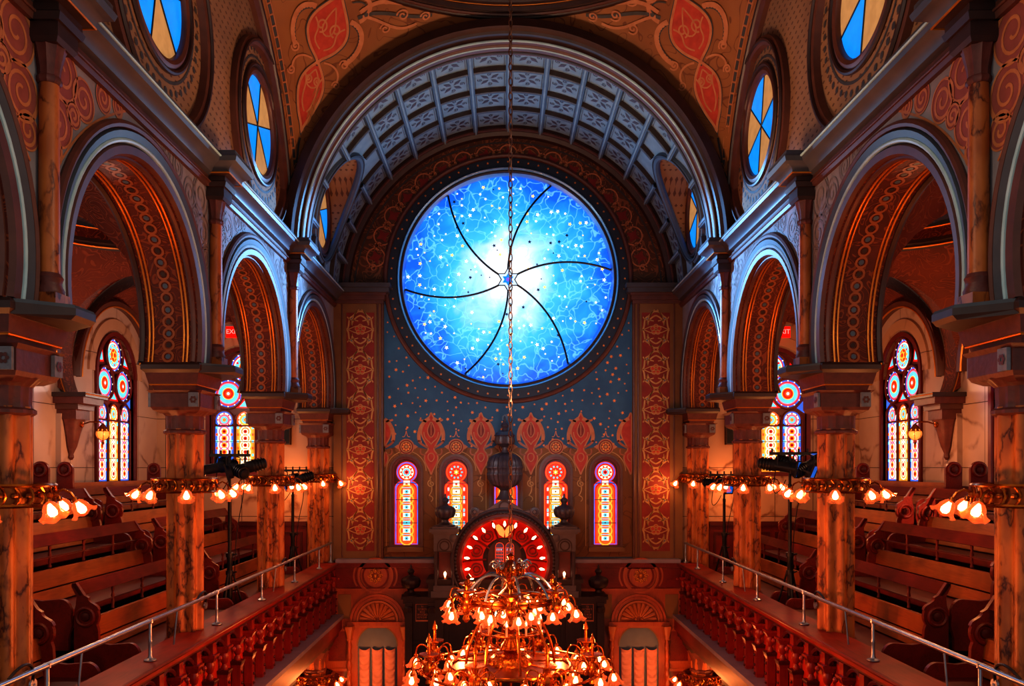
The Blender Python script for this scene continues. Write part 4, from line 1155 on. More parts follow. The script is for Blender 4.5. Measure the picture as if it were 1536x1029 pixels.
def make_pew(y0, y1, label, top):
    L = y1-y0; t = thing('pew', label, 'pew', (0, 0, 0), 0, 'gallery pews')
    G = lambda u, v, h: (u, h, v)
    pr = pew_end()
    if top:
        pr = [(-.62, 0), (.14, 0), (.14, 1.05)]+[(.0+.14*cos(PI*i/10), 1.12+.14*sin(PI*i/10)) for i in range(11)]+[(-.14, .9), (-.16, .62), (-.30, .60)]+[(-.52+.136*cos(a_), .46+.16*sin(a_)) for a_ in [PI*.45+PI*.65*i/8 for i in range(9)]]+[(-.66, .3), (-.62, .15)]
    for h0 in (0, L-.055):
        m = MB(); m.slab(pr, G, h0, h0+.055, 'mahogany')
        zc = 1.12 if top else .94
        for hh in (h0-.012, h0+.067):
            m.tube([(.105*cos(2*PI*i/20), hh, zc+.105*sin(2*PI*i/20)) for i in range(20)], .022, 'mahogany', 6, True)
            m.lathe([(.06, -.01), (.05, .012), (.02, .02), (.0001, .02)], 14, 'mahogany_dark', Matrix.Translation((0, hh, zc)) @ Matrix.Rotation(PI/2 if hh < h0+.02 else -PI/2, 4, 'X'))
        m.build('end_panel', t)
    m = MB(); m.box(-.56, .05, .42, -.02, L-.05, .46, 'mahogany_dark'); m.box(-.57, .05, .38, -.53, L-.05, .46, 'mahogany'); m.build('seat', t, False)
    m = MB()
    for z0, z1, o in ((.48, .64, -.05), (.665, .89, -.03)):
        m.add([(o, .05, z0), (o+.06, .05, z0), (o+.09, .05, z1), (o+.03, .05, z1), (o, L-.05, z0), (o+.06, L-.05, z0), (o+.09, L-.05, z1), (o+.03, L-.05, z1)],
              [(0, 1, 2, 3), (4, 7, 6, 5), (0, 4, 5, 1), (1, 5, 6, 2), (2, 6, 7, 3), (3, 7, 4, 0)], 'pew_wood')
    m.box(.03, .05, .46, .055, L-.05, .88, 'mahogany_dark')
    m.build('backrest', t, False)
    m = MB(); m.box(.07, .05, .02, .09, L-.05, .46, 'mahogany_dark'); m.build('kick_board', t, False)
    if not top:
        m = MB()
        m.add([(.04, .0, 1.20), (.07, 0, 1.19), (.17, 0, 1.33), (.13, 0, 1.35), (.04, L, 1.20), (.07, L, 1.19), (.17, L, 1.33), (.13, L, 1.35)],
              [(0, 1, 2, 3), (4, 7, 6, 5), (0, 4, 5, 1), (1, 5, 6, 2), (2, 6, 7, 3), (3, 7, 4, 0)], 'rest_wood')
        m.build('book_rest', t, False)
        m = MB(); m.box(.07, .05, 1.03, .10, L-.05, 1.05, 'mahogany_dark'); m.build('lower_rail', t, False)
        sp = MB(); sp.lathe([(.022, 0), (.022, .02), (.014, .04), (.024, .08), (.014, .12), (.024, .17), (.014, .21), (.022, .25), (.022, .3)], 10, 'mahogany')
        me = sp.mesh('spindle'); n = max(2, int(L/1.15))
        for i in range(1, n+1): instance(me, 'spindle', t, (.085, L*i/(n+1), .90))
    return t
cache = {}
for s, sd in SIDES:
    for r in range(4):
        for c_ in range(3):
            if c_ == 0 and r > 0: continue
            y0, y1 = PEW_SEC[c_]
            lab = '%s gallery pew, %s, section %s' % (sd, ROWN[r], SECN[c_])
            key = (c_, r == 3)
            loc = (s*ROWX[r], y0, GF+RISE*r+.01)
            if key not in cache: cache[key] = make_pew(y0, y1, lab, r == 3); o = cache[key]; o['label'] = lab
            else: o = dup(cache[key], None, None, None, lab)
            if s > 0: o.location = loc; o.rotation_euler = (0, 0, 0)
            else: o.location = (loc[0], y1, loc[2]); o.rotation_euler = (0, 0, PI)

# ------------------------------------------------------------------ brass bulb rings on columns
band = MB(); n = 36
for z0 in (.0, .17): band.tube([(.42*cos(2*PI*i/n), .42*sin(2*PI*i/n), z0) for i in range(n)], .018, 'brass', 6, True)
for i in range(24):
    a_ = 2*PI*i/24; 
    band.tube([(.42*cos(a_+2*PI/24*.4*sin(PI*j/4)), .42*sin(a_+2*PI/24*.4*sin(PI*j/4)), .17*j/4) for j in range(5)], .012, 'brass', 5)
    band.ball((.425*cos(a_), .425*sin(a_), .085), .028, 'brass_dark', 6, 5)
band.lathe([(.39, .02), (.39, .15)], 36, 'brass_dark', caps=False)
for i in range(4):
    a_ = i*PI/2+PI/4; band.tube([(.24*cos(a_), .24*sin(a_), .09), (.4*cos(a_), .4*sin(a_), .09)], .015, 'brass_dark', 6)
arm = MB(); arm.tube([(.42, 0, .1), (.48, 0, .13), (.54, 0, .1), (.57, 0, .05)], .013, 'brass', 6); arm.lathe([(.022, -.02), (.03, .0), (.02, .03)], 10, 'brass', Matrix.Translation((.575, 0, .03)))
def tulip(flare=1.0):
    t = MB(); n = 30; pr = [(.022, 0), (.04, -.015), (.06, -.05), (.064, -.08), (.075, -.105), (.098*flare, -.125)]
    vs = []
    for j, (r, z) in enumerate(pr):
        for i in range(n):
            a_ = 2*PI*i/n; k = (j/5)**2
            vs.append((r*(1+.10*k*cos(6*a_))*cos(a_), r*(1+.10*k*cos(6*a_))*sin(a_), z+.012*k*cos(6*a_)))
    t.add(vs, [(j*n+i, j*n+(i+1) % n, (j+1)*n+(i+1) % n, (j+1)*n+i) for j in range(5) for i in range(n)], 'shade_glass')
    return t
shade_me = tulip().mesh('glass_shade'); 
bl = MB(); bl.lathe([(.012, 0), (.014, -.02), (.03, -.06), (.036, -.085), (.028, -.11), (.0005, -.122)], 12, 'bulb'); bulb_me = bl.mesh('bulb')
ROT = lambda tilt, a_: Matrix.Rotation(a_, 4, 'Z') @ Matrix.Rotation(tilt, 4, 'Y')
def bulb_ring(label, loc, group):
    t = thing('bulb_ring', label, 'light fitting', loc, 0, group)
    band.build('brass_band', t)
    am = arm.mesh('arm')
    for i in range(8):
        a_ = 2*PI*(i+.5)/8
        o = instance(am, 'arm', t, (0, 0, 0), (0, 0, a_))
        q = instance(shade_me, 'glass_shade', o, (.58, 0, .03), (0, -rad(32), 0)); q.scale = (1.15,)*3
        q = instance(bulb_me, 'bulb', o, (.58, 0, .03), (0, -rad(32), 0)); q.scale = (1.1,)*3
    return t
proto = None
for s, sd in SIDES:
    for i, d in enumerate(D[1:]):
        lab = 'brass ring of tulip bulbs round the %s gallery column %s' % (sd, ORD[i]); loc = (s*XC, d if i < 3 else d-.2, -.32)
        if proto is None: proto = bulb_ring(lab, loc, 'bulb rings on the gallery columns')
        else: dup(proto, None, loc, None, lab)
ringproto = proto

# globe lanterns on the aisle corbels
proto = None
for s, sd in SIDES:
    lab = 'brass globe lantern on the %s aisle wall beside the side window' % sd; loc = (s*7.93, D[3], .80)
    if proto is None:
        t = proto = thing('globe_lantern', lab, 'wall lamp', loc, PI if s > 0 else 0, 'globe wall lanterns')
        m = MB(); m.tube([(0, 0, .02), (.12, 0, .06), (.3, 0, .06), (.36, 0, .02), (.36, 0, -.02)], .014, 'brass', 8); m.lathe([(.07, 0), (.07, .03), (.03, .05)], 16, 'brass', Matrix.Rotation(PI/2, 4, 'Y') @ Matrix.Translation((-.02, 0, -.05)))
        m.build('bracket_arm', t)
        m = MB(); m.ball((.36, 0, -.16), .12, 'globe_glass', 20, 14); m.build('globe', t)
        m = MB(); m.lathe([(.001, .06), (.04, .02), (.07, -.03), (.122, -.1)], 16, 'brass_dark', Matrix.Translation((.36, 0, -.02)), 8, .06, None, False)
        for j in range(6):
            a_ = j*PI/3; m.tube([(.36+.125*cos(a_)*cos(b_), .125*sin(a_)*cos(b_), -.16+.125*sin(b_)) for b_ in [PI/2-PI*k/10 for k in range(11)]], .006, 'brass', 5)
        m.lathe([(.001, -.1), (.02, -.07), (.03, -.03), (.01, .0)], 10, 'brass', Matrix.Translation((.36, 0, -.28))); m.build('cage', t)
    else: dup(proto, None, loc, PI if s > 0 else 0, lab)

# ------------------------------------------------------------------ stage lights on tripods
def stage_stand(label, loc, rz, dirs, hz):
    t = thing('stage_light_stand', label, 'stage light', loc, rz, 'stage light stands')
    m = MB(); m.lathe([(.045, .05), (.045, 1.2), (.05, 1.22), (.05, 1.3), (.032, 1.32), (.032, hz-.35), (.036, hz-.34), (.036, hz-.28), (.024, hz-.27), (.024, hz)], 12, 'black_metal'); m.build('pole', t)
    m = MB()
    for z in (.95, 1.25): m.lathe([(.065, z), (.065, z+.07)], 12, 'black_metal'); m.tube([(.05, 0, z+.03), (.12, 0, z+.05)], .014, 'black_metal', 6)
    m.build('collar', t)
    lg = MB(); lg.tube([(.05, 0, .98), (.32, 0, .02)], .018, 'black_metal', 6); lg.tube([(.03, 0, .28), (.22, 0, .38)], .012, 'black_metal', 6); me = lg.mesh('leg')
    for i in range(3): instance(me, 'leg', t, (0, 0, 0), (0, 0, 2*PI*i/3+.4))
    m = MB(); m.box(-.34, -.03, hz+.22, .34, .03, hz+.27, 'black_metal')
    for x in (-.3, -.15, 0, .15, .3): m.tube([(x, 0, hz+.24), (x, 0, hz+.33)], .018, 'black_metal', 6)
    m.tube([(0, 0, hz-.02), (0, 0, hz+.24)], .026, 'black_metal', 8); m.build('cross_bar', t)
    can = MB()
    can.lathe([(.05, -.36), (.085, -.34), (.095, -.2), (.1, -.18), (.1, -.05), (.085, -.03), (.085, .2), (.115, .22), (.115, .3), (.1, .3), (.095, .26), (.0001, .26)], 20, 'black_plastic')
    for i in range(4): can.lathe([(.112, -.3+.05*i), (.112, -.28+.05*i)], 20, 'black_metal')
    can.box(-.16, -.015, -.05, -.14, .015, .3, 'black_metal')
    cme = can.mesh('lamp_can')
    gel = MB(); gel.box(-.13, -.13, .30, .13, .13, .315, 'gel_blue'); gel.plate([(-.15, -.15), (.15, -.15), (.15, .15), (-.15, .15)], [[(-.125, -.125), (.125, -.125), (.125, .125), (-.125, .125)]], lambda u, v, h: (u, v, h), .325, 'black_plastic', .03)
    gme = gel.mesh('gel_frame', False)
    yk = MB(); yk.tube([(-.13, 0, .0), (-.14, 0, .16), (0, 0, .2), (.14, 0, .16), (.13, 0, .0)], .012, 'black_metal', 6); yme = yk.mesh('yoke')
    for (x, rx, rzz) in dirs:
        o = instance(cme, 'lamp_can', t, (x, .0, hz+.03), (rx, 0, rzz)); instance(gme, 'gel_frame', o)
        instance(yme, 'yoke', t, (x, 0, hz+.04), (0, 0, rzz))
    m = MB()
    m.tube(bez((-.2, .02, hz+.1), (-.35, .1, hz-.6), (-.2, .0, hz-.5), (-.05, .05, hz-.2), 14), .008, 'black_plastic', 5)
    m.tube(bez((.2, .02, hz+.05), (.3, .1, hz-.5), (.06, .1, hz-.6), (.07, .05, 1.0), 16)+bez((.07, .05, 1.0), (.08, .06, .6), (.05, .1, .3), (.2, .1, .02), 8)[1:], .008, 'black_plastic', 5)
    m.build('cable', t)
    return t
stage_stand('tall black stage light tripod between the left pew sections', (-4.72, 13.95, GF), 0, [(-.22, rad(100), rad(-60)), (.06, rad(72), rad(-125)), (.26, rad(105), rad(-70))], 2.72)
stage_stand('black stage light tripod by the end wall of the left gallery', (-4.77, 18.3, GF), 0, [(-.18, rad(100), rad(-50)), (.12, rad(110), rad(-70))], 2.45)
stage_stand('tall black stage light tripod between the right pew sections', (4.75, 14.0, GF), 0, [(-.18, rad(100), rad(60)), (.1, rad(112), rad(55)), (.3, rad(70), rad(120))], 2.75)
stage_stand('black stage light tripod by the end wall of the right gallery', (4.78, 18.3, GF), 0, [(-.15, rad(100), rad(45)), (.15, rad(110), rad(55))], 2.35)

# ------------------------------------------------------------------ exit signs, speakers, alarm box
def text_mesh(body, size, matk, depth=.004):
    cu = bpy.data.curves.new('txt', 'FONT'); cu.body = body; cu.size = size; cu.extrude = depth; cu.align_x = 'CENTER'; cu.align_y = 'CENTER'
    o = bpy.data.objects.new('txt', cu); COL.objects.link(o); dg = bpy.context.evaluated_depsgraph_get()
    me = bpy.data.meshes.new_from_object(o.evaluated_get(dg)); bpy.data.objects.remove(o); me.materials.clear(); me.materials.append(MT[matk]); return me
tx = text_mesh('EXIT', .15, 'sign_letter')
for s, sd in SIDES:
    t = thing('exit_sign', 'glowing red exit sign above the stained glass window at the end of the %s aisle' % sd, 'sign', (s*6.4, D3-.3, 3.03), 0, 'exit signs')
    m = MB(); m.box(-.16, -.03, 0, .16, .03, .26, 'sign_red'); m.build('lit_face', t, False)
    m = MB(); m.box(-.18, -.04, .26, .18, .04, .30, 'sign_grey'); m.tube([(0, 0, .3), (0, 0, .6)], .02, 'sign_grey', 6); m.build('canopy', t, False)
    instance(tx, 'lettering', t, (0, -.034, .135), (PI/2, 0, 0))
    t = thing('wall_speaker', 'narrow dark speaker box on the %s aisle end wall beside the last column' % sd, 'speaker', (s*5.2, D3-.09, .55), 0, 'wall speakers')
    m = MB(); m.box(-.085, -.08, 0, .085, .085, .72, 'speaker_grey'); m.build('cabinet', t, False)
    m = MB(); m.box(-.07, -.087, .03, .07, -.08, .69, 'black_plastic'); m.build('grille', t, False)
t = thing('fire_alarm_box', 'small red and white fire alarm box on the right aisle end wall', 'fire alarm', (7.45, D3-.03, 1.2), 0)
m = MB(); m.box(-.09, -.03, 0, .09, .03, .2, 'pull_red'); m.build('casing', t, False)
m = MB(); m.box(.01, -.045, .06, .07, -.03, .16, 'pull_white'); m.build('strobe', t, False)
t = thing('fire_extinguisher', 'red fire extinguisher hanging on the right aisle end wall below the alarm box', 'fire extinguisher', (7.45, D3-.08, -.1), 0)
m = MB(); m.lathe([(.05, 0), (.06, .02), (.06, .3), (.04, .36), (.018, .38)], 14, 'pull_red'); m.build('cylinder', t)
m = MB(); m.box(-.015, -.05, .38, .015, .03, .41, 'black_metal'); m.tube([(.0, 0, .4), (.06, -.01, .38), (.07, -.01, .25)], .009, 'black_plastic', 5); m.build('valve_and_hose', t)
# ------------------------------------------------------------------ lower end wall under the sill
YW = D3-.32; FL = py(YW)
w = MB()
w.box(-4.3, YW, MF, 4.3, D3+.02, -2.2, 'wall_wood')
low = struct('wall_back_lower', w, None, False)
m = MB(); m.box(-4.0, YW-.08, -2.2, 4.0, D3, -2.12, 'ledge'); m.box(-4.0, YW-.06, -2.3, 4.0, YW, -2.2, 'mahogany'); m.box(-4.0, YW-.04, -2.86, 4.0, YW, -2.80, 'wall_wood')
m.build('sill', low, False)
m = MB()
for s, sd in SIDES:
    cx, cz = s*3.08, -2.5
    m.plate([(s*4.0, -2.78), (s*4.0, -2.32), (s*1.6, -2.32), (s*1.6, -2.78)], [circ((cx, cz), .36, 40)], FL, .035, 'mahogany', .035)
    for r0, r1, hh, mm in ((.36, .42, .06, 'wall_wood'), (.27, .31, .03, 'mahogany')):
        m.arc([(r0, 0), (r0, hh), (r1, hh), (r1, 0)], (cx, cz), 0, 2*PI, 40, FL, mm, full=True)
    for a_ in (-1, 1): m.strip([(cx+a_*.5*cos(t), cz+.5*sin(t)*.9) for t in [rad(-32)+rad(64)*i/12 for i in range(13)]], .04, FL, .05, 'wall_wood')
    m.disc((cx, cz), .28, FL, .012, 'wall_wood', 32)
    for q in range(8):
        a_ = q*PI/4; m.ball((cx+.11*cos(a_), YW-.02, cz+.11*sin(a_)), .05, 'ring_tan', 8, 6); m.strip(spiral((cx+.12*cos(a_), cz+.12*sin(a_)), .05, 1.2, a_, 12), .014, FL, .07, 'gold_line')
    m.ball((cx, YW-.02, cz), .05, 'gold_line', 10, 6)
    for (xa, xb) in ((3.5, 3.98), (1.6, 2.5)):
        pass
    # lower wall panels beside the niche
    for z0, z1 in ((-4.55, -3.72), (-5.5, -4.65), (-6.4, -5.6)):
        for xa, xb in ((3.68, 4.25),):
            o = [(s*xa, z0), (s*xb, z0), (s*xb, z1), (s*xa, z1)]; i_ = [(s*(xa+.07), z0+.07), (s*(xb-.07), z0+.07), (s*(xb-.07), z1-.07), (s*(xa+.07), z1-.07)]
            m.plate(o, [i_], FL, .03, 'wall_wood', .03); m.poly(i_, FL, .006, 'mahogany')
m.build('panelling', low)
for s, sd in SIDES:
    cx, zb = s*3.03, -3.56
    n = MB()
    for r0, r1, hh, mm in ((.58, .64, .07, 'wall_wood'), (.50, .57, .05, 'wall_wood'), (.44, .49, .08, 'ring_tan')):
        n.arc([(r0, 0), (r0, hh), (r1, hh), (r1, 0)], (cx, zb), 0, PI, 36, FL, mm)
    n.box(cx-.7, YW-.12, zb-.09, cx+.7, YW, zb, 'wall_wood'); n.box(cx-.66, YW-.08, zb-.14, cx+.66, YW, zb-.09, 'ring_tan')
    for x0, x1 in ((cx-.92, cx-.62), (cx+.62, cx+.92)): n.slab([(x0, zb+.06), (x1, zb+.06), (x1, zb+.62), (x0, zb+.62)], FL, 0, .012, 'pilaster_gold')
    o = struct('window_%d' % wn, n); wn += 1
    sh = MB()
    sh.poly(circ((cx, zb), .44, 30, 0, PI, False), FL, .01, 'wall_wood')
    for q in range(11):
        a_ = PI*(q+.5)/11
        sh.tube([FL(cx+r*cos(a_), zb+.02+r*sin(a_), .03) for r in (.08, .2, .32, .41)], [.012, .03, .048, .05], 'ring_tan', 8)
    for sg in (-1, 1): sh.ball((cx+sg*.07, YW-.03, zb+.05), .045, 'ring_tan', 10, 6)
    sh.build('shell_hood', o)
    a = MB(); ws = -4.02
    a.plate([(cx-.62, MF+.7), (cx+.62, MF+.7), (cx+.62, zb-.14), (cx-.62, zb-.14)], [arch_pts(cx, .46, MF+.8, -4.12, 20)], FL, .06, 'wall_wood', .06)
    a.poly(arch_pts(cx, .46, MF+.8, -4.12, 20), FL, .004, 'coffer_rib')
    a.strip(circ((cx, -4.12), .47, 20, 0, PI, False), .03, FL, .075, 'pilaster_gold'); a.build('arched_panel', o, False)
    for sg in (-1, 1):
        k = MB(); T = Matrix.Translation((cx+sg*.64, YW-.12, 0))
        P = []
        for j in range(70):
            zz = lerp(-6.2, zb-.42, j/69)
            P.append((.052+.012*sin(j*.9), zz))
        k.lathe(P, 12, 'wall_wood', T); k.lathe([(.06, zb-.42), (.075, zb-.4), (.06, zb-.36), (.09, zb-.22), (.12, zb-.16), (.12, zb-.09)], 14, 'ring_tan', T, 8, .08)
        k.lathe([(.1, MF+.2), (.1, -6.25), (.07, -6.2)], 12, 'wall_wood', T); k.build('twisted_column', o)
    POS = ['outermost', 'middle', 'innermost'] if s < 0 else ['innermost', 'middle', 'outermost']
    for q in range(3):
        c = MB(); x = cx+(q-1)*.295; nn = 18; vs = []; fs = []; rows = 44
        for j in range(rows+1):
            zz = lerp(-4.16, -6.0, j/rows)
            for i in range(nn+1):
                u = -1+2*i/nn
                sag = .05*(1-u*u)
                fold = .014*sin(2*PI*(j/rows*13)+u*u*2.6)
                vs.append((x+u*.125*(1-.06*sin(PI*j/rows)), YW-.075-.05*sqrt(max(0, 1-u*u))-fold, zz-sag*(.6 if j else 1)))
        for j in range(rows):
            for i in range(nn): p_ = j*(nn+1)+i; fs.append((p_, p_+1, p_+nn+2, p_+nn+1))
        c.add(vs, fs, 'curtain'); ob = c.build('curtain_panel'); tag(ob, 'pale ruched curtain panel, %s of three under the %s shell niche' % (POS[q], sd), 'curtain', 'ruched curtain panels')

# aisle walls and columns below the balcony
for s, sd in SIDES:
    x0, x1 = sorted((s*4.3, s*XW)); w = MB(); w.box(x0, D3-.1, MF, x1, D3, GF-.25, 'marble_wall_end')
    struct('wall_%s_lower_end' % sd, w, None, False)
fl = MB(); fl.box(-XW, -1, MF-.1, XW, D3, MF, 'floor_wood'); struct('floor', fl, None, False)
lc = MB(); lc.lathe([(.24, 0), (.24, 1.75)], 40, 'marble_column', None, 8, .07)
lcap = MB(); lcap.lathe([(.24, 1.75), (.27, 1.78), (.27, 1.82), (.24, 1.85), (.25, 2.05), (.32, 2.2), (.34, 2.24)], 40, 'capital', None, 12, .04); square_stack(lcap, [(.32, 2.24), (.36, 2.3), (.38, 2.42), (.38, 2.5)], lambda j: 'moulding_dark')
lbase = MB(); square_stack(lbase, [(.32, 0), (.32, .12)], lambda j: 'marble_column'); lbase.lathe([(.3, .12), (.3, .2), (.25, .24)], 24, 'marble_column')
proto = None; LO = ['third from the camera', 'nearest the end wall']
for s, sd in SIDES:
    for i, d in enumerate((D[3]-.1, 18.75)):
        loc = (s*4.4, d, MF); lab = 'marbled column under the %s balcony, %s' % (sd, LO[i])
        if proto is None:
            proto = thing('lower_column', lab, 'column', loc, 0, 'columns under the balcony')
            M_ = MB().lathe([(.24, .22), (.24, 2.45)], 40, 'marble_column', None, 8, .07); M_.build('shaft', proto); lbase.build('base', proto)
            k = lcap.build('capital', proto, True, (0, 0, -GF*0+.18+.05)); 
        else: dup(proto, None, loc, None, lab)
        lab = 'brass ring of tulip bulbs round the column under the %s balcony, %s' % (sd, LO[i])
        r_ = dup(ringproto, None, (s*4.4, d, -4.82), None, lab); r_['group'] = 'bulb rings under the balcony'

# ------------------------------------------------------------------ the ark
AX, AY = -.08, 18.35
ark = thing('ark', 'dark carved wooden ark with glowing red round niche and onion finial', 'ark', (AX, AY, MF))
Z = lambda q: q-MF
c = MB()
c.box(-2.2, .1, 0, 2.2, .85, Z(-2.92), 'ark_wood')
for a_, z0, z1, b_ in ((2.26, -3.02, -2.92, .02), (2.3, -2.92, -2.86, -.02), (1.7, -2.86, -2.52, .02), (1.74, -2.55, -2.47, -.06)): c.box(-a_, b_, Z(z0), a_, .85, Z(z1), 'ark_wood')
G = lambda u, v, h: (u, .1-h, Z(v))
for sg in (-1, 1):
    for x in (2.13, 1.62):
        c.box(min(sg*x-.08, sg*x+.08), -.02, 0, max(sg*x-.08, sg*x+.08), .1, Z(-2.98), 'ark_wood'); c.lathe([(.09, 0), (.1, .1), (.07, .14)], 12, 'ark_wood', Matrix.Translation((sg*x, -.02, Z(-3.2))))
    c.plate([(sg*1.52, -4.6), (sg*1.72+sg*.34, -4.6), (sg*2.06, -3.95), (sg*1.52, -3.95)], [[(sg*1.6, -4.52), (sg*1.98, -4.52), (sg*1.98, -4.03), (sg*1.6, -4.03)]], G, .03, 'ark_wood', .03)
    for z in (-5.2, -3.9): c.box(min(sg*1.5, sg*2.1), .05, Z(z), max(sg*1.5, sg*2.1), .1, Z(z)+.05, 'ark_wood')
for x in (-1.45, -.5, .5, 1.45): c.box(x-.1, -.06, 0, x+.1, .1, Z(-2.92), 'ark_wood')
for k in range(3):
    cx = (k-1)*.95; c.plate([(cx-.4, -6.2), (cx+.4, -6.2), (cx+.4, -3.1), (cx-.4, -3.1)], [arch_pts(cx, .3, -6.1, -3.6, 16)], G, .06, 'ark_wood', .05)
c.build('cabinet', ark, False)
# inscription panels
for sg in (-1, 1):
    p = MB(); cx, z0 = sg*1.84, -3.42
    p.strip([(cx-.14, z0), (cx+.14, z0), (cx+.14, z0+.38), (cx-.14, z0+.38)], .016, G, .012, 'inscription', True)
    p.poly([(cx-.14, z0), (cx+.14, z0), (cx+.14, z0+.03), (cx-.14, z0+.03)], G, .014, 'inscription')
    random.seed(5+sg)
    for r, (wd, zz) in enumerate(((.05, .33), (.20, .27), (.12, .21), (.22, .15), (.2, .09))):
        x = -wd/2
        while x < wd/2-.01:
            gw = random.uniform(.014, .022); b0 = (cx+x, z0+zz-.02); k = random.choice((0, 1, 2, 3))
            S = [[(0, .036), (gw, .036), (gw, 0)], [(0, 0), (0, .036), (gw, .036), (gw, 0)], [(0, 0), (gw, 0), (gw, .036), (0, .036)], [(gw/2, .036), (gw/2, 0)]][k]
            p.strip([(b0[0]+a, b0[1]+b) for a, b in S], .007, G, .014, 'inscription'); x += gw+.012
    p.build('inscription_panel', ark, False)
RZ = Z(-2.08); RC = (0, RZ)
GA = lambda u, v, h: (u, -h, v)
r = MB()
r.arc([(1.20, -.4), (1.20, .02), (1.14, .08), (1.08, .09), (1.06, .05)], RC, 0, 2*PI, 80, GA, 'ark_wood', full=True)
r.arc([(1.06, .05), (1.0, .06), (.98, .02), (.95, .0)], RC, 0, 2*PI, 80, GA, 'ark_red_dark', full=True)
r.roll(RC, 1.17, .035, .06, 0, 2*PI, 80, GA, 'ark_grey', 8, True)
for i in range(84):
    a_ = 2*PI*i/84; r.ball((1.09*cos(a_), -.09, RZ+1.09*sin(a_)), .026, 'ark_grey', 8, 6)
r.build('round_frame', ark)
nb = MB()
nb.arc([(.95, .0), (.93, -.03), (.86, -.16), (.72, -.32), (.56, -.40), (.5, -.42)], RC, 0, 2*PI, 64, GA, 'ark_red', full=True)
nb.disc(RC, .51, GA, -.43, 'black_plastic', 40)
for i in range(10):
    a_ = 2*PI*(i+.5)/10; cc_ = (.66*cos(a_), RZ+.66*sin(a_))
    for r0 in (.13, .07): nb.tube([(cc_[0]+r0*cos(t), .27+(-.15*(math.hypot(cc_[0]+r0*cos(t), cc_[1]-RZ+r0*sin(t))-.66)*4)*.4+.03, cc_[1]+r0*sin(t)) for t in [2*PI*j/18 for j in range(18)]], .016, 'ark_red_dark', 6, True)
    a2 = 2*PI*i/10
    nb.tube([(q*cos(a2), yy, RZ+q*sin(a2)) for q, yy in ((.93, .02), (.85, .15), (.71, .30), (.52, .4), (.42, .42))], .022, 'ark_red_dark', 6)
nb.build('shell_niche', ark)
d_ = MB()
ap = arch_pts(0, .38, RZ-.3, RZ+.1, 16); d_.poly(ap, GA, -.40, 'ark_wood')
fl_ = MB()
for sg in (-1, 1): fl_.poly([(0, RZ+.66), (sg*.05, RZ+.75), (sg*.18, RZ+.86), (sg*.2, RZ+.72), (sg*.12, RZ+.58), (sg*.02, RZ+.52)], GA, -.2, 'globe_glass')
d_.build('inner_arch', ark, False); fl_.build('winged_ornament', ark, False)
for sg in (-1, 1):
    t = MB(); cx = sg*.115
    t.slab(arch_pts(cx, .1, RZ-.18, RZ+.3, 12), GA, -.36, -.32, 'inscription'); t.poly(arch_pts(cx, .085, RZ-.16, RZ+.3, 12), GA, -.315, 'star_dark')
    for q in range(6): t.poly([(cx-.08, RZ+.27-.075*q), (cx+.08, RZ+.27-.075*q), (cx+.08, RZ+.285-.075*q), (cx-.08, RZ+.285-.075*q)], GA, -.31, 'inscription')
    random.seed(9)
    for q in range(5):
        for e in range(4): t.strip([(cx-.06+e*.035, RZ+.215-.075*q), (cx-.06+e*.035, RZ+.255-.075*q), (cx-.045+e*.035, RZ+.255-.075*q)], .008, GA, -.308, 'g_ice' if q < 1 else 'coffer_blue')
    t.build('tablet', ark, False)
fb = MB(); fb.lathe([(.014, 0), (.02, .03), (.03, .06), (.026, .09), (.0005, .125)], 10, 'flame_bulb'); fme = fb.mesh('bulb')
for i in range(15):
    a_ = rad(-28)+rad(236)*i/14; instance(fme, 'bulb', ark, (.9*cos(a_), -.03, RZ+.9*sin(a_)), (0, PI/2-a_+PI, 0))
def urn(z0, sc, mk='ark_grey', ball=True):
    return [(r_*sc, z0+z_*sc) for r_, z_ in ((.5, 0), (.5, .06), (.36, .1), (.2, .2), (.16, .32), (.22, .38), (.42, .46), (.5, .62), (.52, .82), (.44, .95), (.3, 1.02), (.18, 1.06), (.12, 1.14), (.14, 1.2), (.2, 1.28), (.17, 1.38), (.06, 1.46), (.05, 1.6), (.001, 1.68))]
